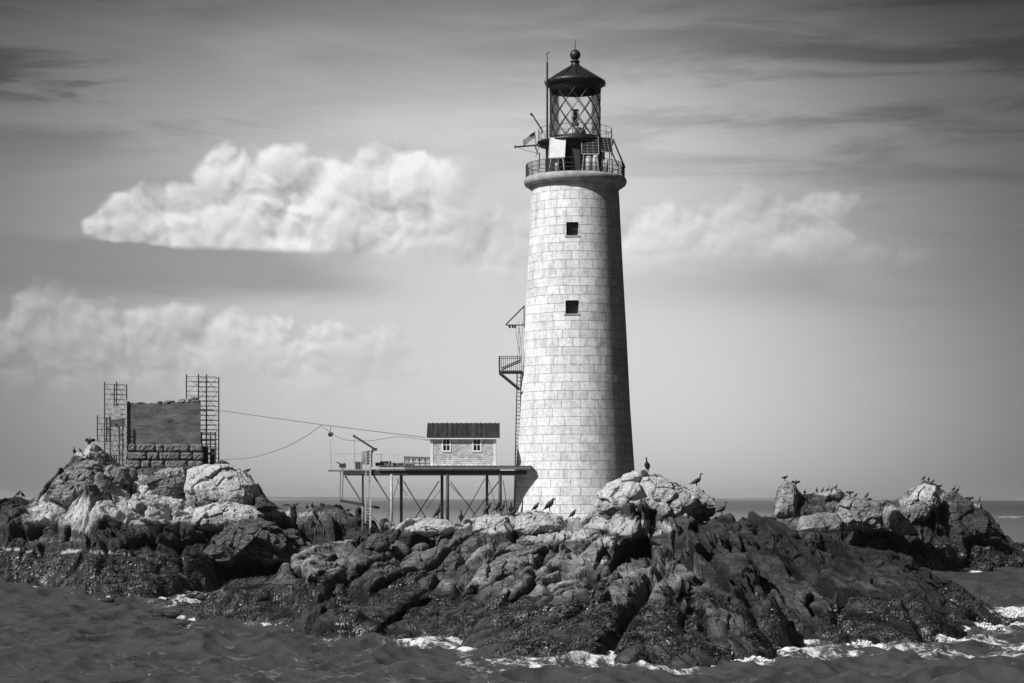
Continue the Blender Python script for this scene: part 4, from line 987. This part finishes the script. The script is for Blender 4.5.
for (a, b) in wx:
    f = MB(); t = .13
    f.box(a-t*.6, -.05, wz0-t, b+t*.6, .03, wz0); f.box(a-t*.6, -.05, wz1, b+t*.6, .03, wz1+t*.7); f.box(a-t*.6, -.045, wz0, a+.05, .03, wz1); f.box(b-.05, -.045, wz0, b+t*.6, .03, wz1)
    f.box(a+.05, 0.0, (wz0+wz1)/2-.03, b-.05, .06, (wz0+wz1)/2+.03); f.box((a+b)/2-.025, .002, wz0, (a+b)/2+.025, .058, wz1)
    f = f.build('window', M['white'], Hs); MB().box(a+.01, .05, wz0+.003, b-.01, .07, wz1-.003).build('pane', M['darkglass'], f)
m = MB()
for sx in (-1, 1): m.box(sx*(hw-.09)-.09, -.035, 0, sx*(hw-.09)+.09, -.002, wt); m.box(sx*(hw+.02)-.018, -.035, 0, sx*(hw+.02)+.018, .16, wt)
m.box(hw+.002, HDp-.18, 0, hw+.035, HDp, wt)
m.each('corner_board', M['white'], Hs)
ov = .32; ez = wt-.02
m = MB(); m.box(-hw-ov, -.30, ez-.06, hw+ov, -.26, ez+.12)
for sx in (-1, 1): m.add([(sx*(hw+ov), -.3, ez-.02), (sx*(hw+ov), HDp/2, rh-.02), (sx*(hw+ov), HDp/2, rh+.1), (sx*(hw+ov), -.3, ez+.1)], [(0,1,2,3)])
m.box(-hw-ov, -.26, ez-.05, hw+ov, 0, ez-.02); m.build('fascia', M['white'], Hs)
m = MB()
for s_ in (0, 1):
    y0 = -.34 if s_ == 0 else HDp+.34; a = Vector((0, y0, ez+.10)); b = Vector((0, HDp/2, rh+.12))
    n_ = 150; w_ = (2*hw+2*ov)
    vs = []
    for i in range(n_+1):
        xx = -hw-ov+w_*i/n_; hgt = .05*max(0, math.cos(2*math.pi*i/10))**3
        for q in (a, b): vs.append((xx, q.y, q.z+hgt))
    m.add(vs, [(2*i, 2*i+2, 2*i+3, 2*i+1) for i in range(n_)])
    m.add([(-hw-ov, a.y, a.z-.03), (hw+ov, a.y, a.z-.03), (hw+ov, b.y, b.z-.03), (-hw-ov, b.y, b.z-.03)], [(0,1,2,3)])
def f_roof(q):
    ob = q.new('ShaderNodeTexCoord').outputs['Object']; a = q.noise(q.mapv(ob, (3, .6, .6)), 1.2, 6, .7)
    o3 = q.sep(ob); st_ = q.noise(q.vec(q.mul(o3[0], 2.2), 0.0), 1.0, 1, .5)
    setgrey(q, q.add(q.ss(a, .3, .7, .02, .05), q.ss(st_, .55, .7, 0, .03))); q.b.inputs['Roughness'].default_value = .5; q.b.inputs['Metallic'].default_value = .2
m.build('roof', mat('ribbed_metal_roof', f_roof), Hs)
MB().tube([(-hw-ov-.12, -.1, ez-.12), (-hw+.1, -.1, ez-.12)], .035, 6).build('cable_hook', M['iron'], Hs)
MB().box(-hw-.1, -.28, -.035, hw+.45, HDp+.2, -.005).build('sill_board', M['white'], Hs)

# ------------------------------------------------------------------ ruined oil house
OD = 180.0; ox = lambda px, d=OD: (px-512)/F*d; oz = lambda py, d=OD: H+(HY-py)/F*d
OB = oz(469.5); O = empty('ruined_building', (ox(164), OD, OB), 'roofless concrete block building on a rough granite footing, left islet', 'ruin', None, R(9.6))
ow = ox(199.4)-ox(126.8); c0 = -ow/2
m = MB(); z0, z1 = oz(443.2)-OB, oz(403.5)-OB
# front wall with an uneven broken top
n_ = 60; vs = []; rnd = random.Random(5)
tops = [z1+(.02 if i < 30 else .10)+(.22 if i > 50 else 0)+rnd.uniform(-.05,.06) for i in range(n_+1)]
for i in range(n_+1):
    xx = c0+ow*i/n_
    vs += [(xx,0,z0),(xx,0,tops[i]),(xx,.5,tops[i]+rnd.uniform(-.04,.04)),(xx,.5,z0)]
f_ = []
for i in range(n_):
    a = 4*i; b = a+4; f_ += [(a,b,b+1,a+1),(a+1,b+1,b+2,a+2),(a+2,b+2,b+3,a+3)]
f_ += [(0,1,2,3),(4*n_+3,4*n_+2,4*n_+1,4*n_)]
m.add(vs, f_); m.build('wall', M['concrete'], O)
MB().box(c0, .5, z0, c0+.5, 5.0, z1-.1).build('wall', M['concrete'], O); MB().box(c0+ow-.5, .5, z0, c0+ow, 5.0, z1-.05).build('wall', M['concrete'], O); MB().box(c0+.5, 4.5, z0, c0+ow-.5, 5.0, z1-.3).build('wall', M['concrete'], O)
def stoneblk(x0, x1, y0, y1, z0, z1, seed, amp=.05, nn=5):
    """one quarried block: softly rounded edges, hammered face"""
    rnd = random.Random(seed); m = MB(); import itertools
    nx = max(3, int((x1-x0)/.18)); nz = 4; ny = 3; vs = {}; 
    def key(i, j, k): return (i, j, k)
    out = []; idx = {}
    for i in range(nx+1):
        for j in range(ny+1):
            for k in range(nz+1):
                if i in (0, nx) or j in (0, ny) or k in (0, nz):
                    ed = (i in (0, nx)) + (j in (0, ny)) + (k in (0, nz)); s = 1-.0*ed
                    x_ = x0+(x1-x0)*i/nx; y_ = y0+(y1-y0)*j/ny; zz = z0+(z1-z0)*k/nz
                    cx, cy, cz = (x0+x1)/2, (y0+y1)/2, (z0+z1)/2; sh_ = .035*(ed-1)
                    dx = -math.copysign(sh_, x_-cx) if i in (0, nx) else 0; dy = -math.copysign(sh_, y_-cy) if j in (0, ny) else 0; dz = -math.copysign(sh_, zz-cz) if k in (0, nz) else 0
                    if j == 0 and ed == 1: dy -= rnd.uniform(0, amp*2)
                    idx[(i,j,k)] = len(out); out.append((x_+dx+rnd.uniform(-.2,.2)*amp, y_+dy+rnd.uniform(-.3,.3)*amp, zz+dz+rnd.uniform(-.2,.2)*amp))
    F_ = []
    for i in range(nx):
        for k in range(nz): F_ += [(idx[i,0,k],idx[i+1,0,k],idx[i+1,0,k+1],idx[i,0,k+1]), (idx[i,ny,k],idx[i,ny,k+1],idx[i+1,ny,k+1],idx[i+1,ny,k])]
        for j in range(ny): F_ += [(idx[i,j,0],idx[i,j+1,0],idx[i+1,j+1,0],idx[i+1,j,0]), (idx[i,j,nz],idx[i+1,j,nz],idx[i+1,j+1,nz],idx[i,j+1,nz])]
    for j in range(ny):
        for k in range(nz): F_ += [(idx[0,j,k],idx[0,j,k+1],idx[0,j+1,k+1],idx[0,j+1,k]), (idx[nx,j,k],idx[nx,j+1,k],idx[nx,j+1,k+1],idx[nx,j,k+1])]
    m.add(out, F_); return m
rows = [(443.4, 452.0, [126.5,136.5,155.5,163.5,189,203]), (452.0, 460.2, [127,147,159,180,192,203.5]), (460.2, 468.6, [128,141,151,164.5,187,203]), (468.2, 475, [141,152,166,185])]
for ri, (a, b, xs_) in enumerate(rows):
    for j in range(len(xs_)-1):
        stoneblk(ox(xs_[j])-ox(164)+.03, ox(xs_[j+1])-ox(164)-.03, -.35-.05*ri, .9, oz(b)-OB+.025, oz(a)-OB-.02, ri*20+j, .045).build('footing_block', M['block'], O)
MB().box(c0+.1, .0, oz(468)-OB, c0+ow+.1, 5.1, oz(443.6)-OB).build('footing_core', M['concrete'], O)
for i, (a, b, t, u) in enumerate(((127.5,130.5,401.3,404),(136,145,402.2,404.2),(157,162.5,400.8,403.6),(164.5,175,400.2,403.4),(177,190,398,403),(190,197.5,396.4,402.4),(195,199.6,399,404.5))):
    stoneblk(ox(a)-ox(164), ox(b)-ox(164), .02, .6, oz(u)-OB, oz(t)-OB, 90+i, .06).build('coping_stone', M['stone'] if i == 4 else M['block'], O)
# lean-to canopy on the left side
MB().add([(ox(112)-ox(164),-.1,oz(427)-OB),(c0,-.1,oz(427)-OB),(c0,.1,oz(427)-OB),(ox(112)-ox(164),.1,oz(427)-OB),(ox(112)-ox(164),-.1,oz(420.5)-OB),(c0,-.1,oz(417.6)-OB),(c0,.1,oz(417.6)-OB),(ox(112)-ox(164),.1,oz(420.5)-OB)], [(0,1,5,4),(3,7,6,2),(4,5,6,7),(0,4,7,3),(0,3,2,1)]).build('side_board', M['timber'], O)
MB().box(c0-.12, -.2, oz(457)-OB, c0-.01, -.02, oz(400)-OB).build('downpipe', M['pale'], O)
m = MB(); m.box(ox(113)-ox(164), .6, oz(455)-OB, ox(121)-ox(164), .7, oz(406.5)-OB); m.build('pale_sheet', M['pale'], O)

# scaffold towers
def scaffold(px, pt_, pb, d, depth, label, braces=True, extra=()):
    e = empty('scaffold', (ox(px[0], d), d, oz(pb, d)), label, 'scaffold', 'scaffold towers around the ruined building'); hh = oz(pt_, d)-oz(pb, d); xs_ = [ox(p, d)-ox(px[0], d) for p in px]
    for i, xx in enumerate(xs_):
        f = MB(); y = depth if i % 2 else 0
        f.tube([(xx, y, 0), (xx, y, hh+(.25 if i % 2 == 0 else .1))], .058, 6); f.build('upright', M['iron'], e)
    lv = int(hh/.44)
    for y in (0, depth):
        r_ = MB()
        for k in range(lv+1):
            z = hh*k/lv+.02; r_.bar((xs_[0] if y == 0 else xs_[1], y, z), (xs_[-1], y, z), .045)
        r_.build('ledger', M['iron'], e)
    r_ = MB()
    for k in range(0, lv+1, 1):
        z = hh*k/lv+.05
        for a, b in zip(xs_[:-1], xs_[1:]): 
            if (k % 4) == 2: r_.bar((a, 0, z), (b, depth, z), .03)
    r_.build('transom', M['iron'], e)
    b_ = MB()
    for k in range(0, lv-2, 4):
        z = hh*k/lv; z2 = hh*min(lv, k+4)/lv
        for a, b in ((xs_[0], xs_[len(xs_)//2]), (xs_[len(xs_)//2], xs_[-1])): b_.bar((a, depth*.5, z), (b, depth*.5, z2), .03); b_.bar((b, depth*.5, z), (a, depth*.5, z2), .03)
    b_.each('brace', M['iron'], e)
    return e
scaffold([186.4, 195.8, 198.4, 203.6, 206.5, 216.2], 377, 468, 183.5, 1.6, 'taller scaffold tower rising behind the right end of the ruined wall')
scaffold([104.6, 111.2, 116.6, 123.6], 384.5, 464, 183, 1.4, 'scaffold tower left of the ruined wall')
scaffold([97.4, 104, 109.6], 418, 441.5, 182, 1.2, 'short scaffold frame at the far left of the ruin')
scaffold([110.4, 117, 122.8], 421, 466, 178.8, 1.0, 'low front scaffold frame at the left corner of the ruin')
e = empty('work_platform', (ox(209, 181), 181, oz(467, 181)), 'dark timber work platform with guard rails right of the ruined wall', 'platform')
q_ = lambda px, py: (ox(px, 181)-ox(209, 181), 0, oz(py, 181)-oz(467, 181))
for px in (201.5, 206.5, 210.5, 215.5): MB().bar((q_(px,0)[0], 0, 0), (q_(px,0)[0], 0, q_(0,432)[2]), .12).build('post', M['iron'], e)
for a in (433, 440.5, 447, 453.5): MB().bar(q_(200.5, a), q_(216, a), .10 if a < 450 else .2).build('rail', M['iron'], e)
MB().box(q_(202,0)[0], .1, 0, q_(208,0)[0], .25, q_(0,446)[2]).build('board', M['black'], e); MB().box(q_(211,0)[0], .1, 0, q_(215,0)[0], .25, q_(0,449)[2]).build('board', M['black'], e)
MB().box(ox(199.5,182)-ox(209,181), .9, oz(410.3,182)-oz(467,181), ox(213,182)-ox(209,181), 1.6, oz(409.2,182)-oz(467,181)).build('upper_plank', M['iron'], e)

# cables between the ruin and the hut
def cable(pts, r_, label, sag=None):
    P0 = [W(*p) for p in pts]; out = []
    if len(P0) == 2:
        for t in np.linspace(0, 1, 30): q = P0[0].lerp(P0[1], t); q.z -= (sag or 0)*4*t*(1-t); out.append(q)
    else:
        n0 = len(P0)
        for i in range(n0-1):
            a, b, c, d = P0[max(i-1,0)], P0[i], P0[i+1], P0[min(i+2,n0-1)]
            for t in np.linspace(0, 1, 8, endpoint=False): out.append(.5*((2*b)+(c-a)*t+(2*a-5*b+4*c-d)*t*t+(3*b-a-3*c+d)*t**3))
        out.append(P0[-1])
    o_ = MB().tube(out, r_, 6).build('cable', M['cable'], None, True); tag(o_, label, 'cable', 'cables strung between the ruin and the pier'); return o_
cable([(217,410,183.5),(321.5,424.6,170),(425,437.4,157.2)], .035, 'long straight cable from the tall scaffold to the hut')
cable([(222,459.5,174),(240,458.5,173.5),(258,456,173),(282,448.5,172),(303,438,171),(321.5,425.4,170)], .03, 'slack cable rising from the boulder top to the straight cable')
cable([(322,425.8,169.8),(330,432,168),(342,439,165),(356,440.8,162),(372,440.5,160),(398,436.8,158),(425,439.8,157.2)], .025, 'slack rope sagging over the crane towards the hut')
e = empty('pulley_block', W(330.6, 438, 168), 'pulley block hanging from the cable left of the crane', 'pulley'); k = 168/F
MB().tube([(0,0,12*k), (0,0,4*k)], .025, 5).build('strap', M['wire'], e)
m = MB(); m.tube([(-.02,-.12,3.4*k), (-.02,.12,3.4*k)], .2, 12); m.tube([(.12,-.1,4.4*k), (.12,.1,4.4*k)], .12, 10); m.build('sheave', M['iron'], e)
m = MB(); m.tube([(.02,-.1,1.1*k), (.02,.1,1.1*k)], .15, 12); m.build('counterweight', M['white'], e)
MB().tube([(0,0,0), (.02,0,-32*k)], .010, 4).build('hanging_line', M['wire'], e)

# ------------------------------------------------------------------ birds
bpy.context.view_layer.update()
targets = [o for o in bpy.data.objects if o.name.split('.')[0] in ('rock_ledge', 'boulder')]
def hit(px, py, dy=26):
    for t in np.arange(-2, dy, 1.0):
        v = Vector(((px-512)/F, 1, -(py+t-HY)/F)).normalized(); best = None
        for o in targets:
            mi = o.matrix_world.inverted(); ok, loc, nn, _ = o.ray_cast(mi @ cam.location, (mi.to_3x3() @ v))
            if ok:
                q = o.matrix_world @ loc; L_ = (q-cam.location).length
                if best is None or L_ < best[0]: best = (L_, q)
        if best: return best[1] + Vector((0, .12, 0)), t
    print('NO GROUND', px, py); return W(px, py, 120), 0
def bird_mesh(name, pose, m_):
    if pose == 'up': sp = [(-.34,.05,.012),(-.24,.12,.035),(-.16,.22,.075),(-.06,.34,.115),(.02,.46,.115),(.06,.56,.07),(.05,.64,.042),(.06,.71,.036),(.11,.765,.045),(.16,.775,.034),(.20,.772,.014),(.27,.765,.008)]
    elif pose == 'hunch': sp = [(-.34,.08,.012),(-.24,.16,.04),(-.15,.24,.085),(-.04,.33,.125),(.05,.42,.125),(.10,.50,.08),(.12,.55,.06),(.15,.585,.052),(.19,.59,.038),(.23,.585,.014),(.29,.575,.008)]
    elif pose == 'lean': sp = [(-.42,.16,.012),(-.30,.20,.04),(-.18,.25,.085),(-.03,.31,.12),(.10,.38,.11),(.17,.46,.06),(.18,.55,.038),(.18,.63,.034),(.22,.69,.043),(.27,.70,.033),(.31,.70,.013),(.38,.70,.008)]
    else: sp = [(-.30,.20,.012),(-.20,.21,.03),(-.12,.22,.06),(-.02,.225,.085),(.08,.24,.08),(.13,.28,.05),(.15,.31,.042),(.18,.325,.04),(.215,.32,.024),(.25,.31,.010),(.28,.305,.006)]     # gull
    m = MB(); m.tube([(a, 0, z) for a, z, r_ in sp], [r_ for a, z, r_ in sp], 12)
    hip = .24 if pose != 'gull' else .17
    for sy in (-.05, .05):
        m.tube([(-.03, sy, hip), (.0, sy, .10), (-.01, sy, .01)], [.028, .014, .013], 6)
        m.add([(-.03,sy-.012,.004),(.09,sy-.045,.004),(.10,sy+.045,.004),(-.03,sy+.012,.004),(-.01,sy,.03)], [(0,1,2,3),(0,4,1),(1,4,2),(2,4,3),(3,4,0)])
    # folded wings or spread wings, grown from the back
    for sy in (-1, 1):
        if pose == 'spread':
            m.add([(.03,sy*.07,.52),(.06,sy*.28,.62),(.0,sy*.50,.56),(-.08,sy*.46,.36),(-.06,sy*.25,.34),(-.05,sy*.08,.36),(.06,sy*.28,.58),(-.03,sy*.25,.33)], [(0,1,6),(1,2,6),(2,3,6),(3,4,6),(0,6,4,5),(0,5,4,1),(1,4,3,2)])
        else:
            k = 1 if pose != 'gull' else .62; b0 = sp[5]; b1 = sp[1]
            m.tube([(sp[5][0]-.02*k, sy*.05*k, sp[5][1]-.03), (sp[4][0]-.04*k, sy*.09*k, sp[4][1]-.02), (sp[3][0]-.04*k, sy*.10*k, sp[3][1]), (sp[2][0]-.02*k, sy*.065*k, sp[2][1]+.01), (sp[1][0], sy*.03*k, sp[1][1]+.01)], [.02*k, .06*k, .065*k, .04*k, .01*k], 8)
    o = m.build(name, m_, None, True); return o
protos = {}
def bird(px, py, pose, face, label, sc=1.0, kind='cormorant', group='cormorants on the rocks'):
    key = (pose, kind)
    if key not in protos: protos[key] = o = bird_mesh(kind, {'spread': 'up2'}.get(pose, pose) if False else pose, M['bird'] if kind != 'gull' else M['gullwhite'])
    else: o = protos[key].copy(); col.objects.link(o)
    q, t = hit(px, py); sc *= 1.15 if q.y < 140 else 1.05; o.location = q + Vector((0, 0, -.01)); o.scale = (sc,)*3; o.rotation_euler = (0, 0, R(face)); tag(o, label, 'bird' if kind == 'gull' else 'cormorant', group)
    return o
_bm = bird_mesh
def bird_mesh(name, pose, m_):
    if pose == 'spread':
        m = _bm(name, 'up', m_); me = m.data; mb = MB(); mb.v = [tuple(v.co) for v in me.vertices]; mb.f = [tuple(p.vertices) for p in me.polygons]
        for sy in (-1, 1):
            vs = [(.04,sy*.06,.55),(.06,sy*.30,.66),(.02,sy*.52,.58),(-.02,sy*.50,.38),(-.03,sy*.28,.34),(-.02,sy*.07,.34)]; b = [(x_-.03, y_, z__) for x_, y_, z__ in vs]
            mb.add(vs+b, [(0,1,2,3,4,5),(11,10,9,8,7,6)]+[(i, (i+1) % 6, 6+(i+1) % 6, 6+i) for i in range(6)])
        bpy.data.objects.remove(m); return mb.build(name, m_, None, True)
    return _bm(name, pose, m_)
FR = -90
BL = [
 (647,472,'up',FR-20,'upright cormorant on the very top of the large boulder right of the tower',.95),
 (697,487,'lean',10,'cormorant facing right at the right edge of the large boulder',1.0),
 (722,510,'lean',5,'lone cormorant low on the dark ledge right of the large boulder',.95),
 (550,511,'hunch',-10,'biggest hunched cormorant in front of the tower foot',1.15),
 (536,514,'hunch',-25,'smaller hunched cormorant just left of the biggest one before the tower',.8),
 (573,513,'hunch',10,'hunched cormorant in front of the right half of the tower foot',.85),
 (438,517,'up',10,'cormorant with tail spread left, under the middle pier posts',1.0),
 (461,516,'up',FR,'slim upright cormorant seen from the front, between the middle and right pier posts',.95),
 (488,515,'hunch',15,'cormorant beside the back right pier post, left of the close pair',.9),
 (497,515,'hunch',25,'left bird of the close pair under the right pier post',1.0),
 (503,514,'up',20,'taller right bird of the close pair under the right pier post',.85),
 (511,514,'up',FR,'cormorant standing against the foot of the tower ladder',.9),
 (514,520,'hunch',5,'cormorant crouching lowest, in front of the tower ladder foot',.9),
 (74,448,'up',FR,'leftmost cormorant on the shoulder below the left scaffold',.95),
 (80,446,'hunch',150,'crouched cormorant second from left on the left shoulder',.7),
 (88,441,'up',FR,'cormorant third from left on the left shoulder',.8),
 (90,434,'spread',FR+30,'highest cormorant on the left shoulder, wings half open',.9),
 (18,499,'hunch',10,'dark bird on the far left outcrop at the picture edge, left of a pair',.9),
 (22,499,'hunch',170,'dark bird on the far left outcrop at the picture edge, right of a pair',.9),
 (247,474,'gull',10,'small dark bird on the right shoulder of the big white-topped boulder',1.3),
 (202,494,'hunch',20,'dark bird sitting on the white rock below the big boulder',.8),
 (173,500,'hunch',-30,'dark bird sitting on the white rock below the stone footing',.8),
 (138,497,'hunch',160,'dark bird sitting on the white slope left of centre of the ruin',.75),
 (110,497,'hunch',10,'dark bird sitting on the white slope straight below the left scaffold',.75),
 (307,505,'up',FR,'left of two thin birds on the low dark ledge left of the pier',.7),
 (312,504,'up',FR,'right of two thin birds on the low dark ledge left of the pier',.75),
 (296,507,'gull',0,'small squat bird left of the two thin ones on the low dark ledge',1.),
 (348,508,'gull',20,'small bird on the dark ledge under the pier end',1.1),
 (785,478,'gull',25,'small bird on the tip of the tall tilted block',1.5),
 (796,477,'spread',FR,'cormorant holding its wings open right of the tilted block tip',.8),
 (805,485,'up',FR,'upright bird just right of the wing-spreading one',.8),
 (817,490,'up',FR,'bird left of the cluster of three on the far right rocks',.75),
 (823,488,'up',-20,'first bird of the cluster of three on the far right rocks',.75),
 (828,488,'lean',30,'middle bird of the cluster of three on the far right rocks',.8),
 (832,487,'lean',40,'third bird of the cluster of three on the far right rocks',.8),
 (836,489,'lean',50,'slim leaning bird right of the cluster of three',.85),
 (850,492,'spread',FR-20,'wing-drying cormorant above the wide cracked pale block',.75),
 (856,493,'hunch',0,'hunched bird right beside the lower wing-drying cormorant',.75),
 (867,494,'hunch',20,'lone bird on the low saddle between the two far rock heads',.95),
 (924,482,'hunch',0,'first bird on the summit of the right-hand rock head',.85),
 (929,483,'up',FR,'second bird on the summit of the right-hand rock head',.75),
 (933,484,'lean',10,'third bird on the summit of the right-hand rock head',.8),
 (940,487,'gull',30,'small crouched bird just below the summit of the right-hand rock head',1.3),
 (954,492,'lean',35,'left bird of the leaning pair on the right-hand rock head',.9),
 (958,494,'lean',35,'right bird of the leaning pair on the right-hand rock head',.9),
 (970,497,'spread',FR,'wing-spreading cormorant near the right end of the far rocks',.75),
 (980,505,'up',30,'last bird down the right slope of the far rocks',.8),
]
for px, py, pose, face, label, sc in BL: bird(px, py, pose, face, label, sc)
# ducks on the water
dp = None
for i, (px, py, face, label) in enumerate(((108,604,10,'duck swimming furthest left off the left ledge'),(161,606,0,'duck just off the seaweed point of the left ledge'),(183,608,170,'duck between the left ledge and the seaweed hump'),(192,600,20,'duck close under the left ledge beside a smaller splash'),(202,601,0,'duck nearest the channel between the two near ledges'),(158,619,180,'left duck of the pair furthest out on the water'),(173,619,10,'right duck of the pair furthest out on the water'),(196,609,0,'duck at the tip of the seaweed hump'))):
    d = F*H/(py-HY)
    if dp is None:
        m = MB(); m.tube([(-.30,0,.10),(-.22,0,.09),(-.08,0,.07),(.08,0,.07),(.18,0,.11),(.21,0,.18),(.24,0,.22),(.29,0,.215),(.34,0,.205)], [.015,.07,.115,.11,.07,.045,.052,.035,.012], 12); dp = o = m.build('duck', M['duck'], None, True)
    else: o = dp.copy(); col.objects.link(o)
    p = W(px, py, d); o.location = (p.x, p.y, .10); o.scale = (1.7,)*3; o.rotation_euler = (0, 0, R(face)); tag(o, label, 'duck', 'ducks swimming off the left ledge')

# ------------------------------------------------------------------ sea haze
m = MB().box(-26000, -60, -5.5, 26000, 15000, 75).build('haze', M['glass']); m.data.materials.clear()
hm = bpy.data.materials.new('sea_haze'); hm.use_nodes = True; q = N(hm.node_tree); q.nodes.clear(); pv = q.new('ShaderNodeVolumePrincipled'); pv.inputs['Density'].default_value = 4.5e-5; pv.inputs['Color'].default_value = (.9,.9,.9,1); pv.inputs['Anisotropy'].default_value = .2
q.links.new(pv.outputs[0], q.new('ShaderNodeOutputMaterial').inputs['Volume']); m.data.materials.append(hm); tag(m, 'thin pale sea haze over the whole scene', 'haze', kind='stuff')
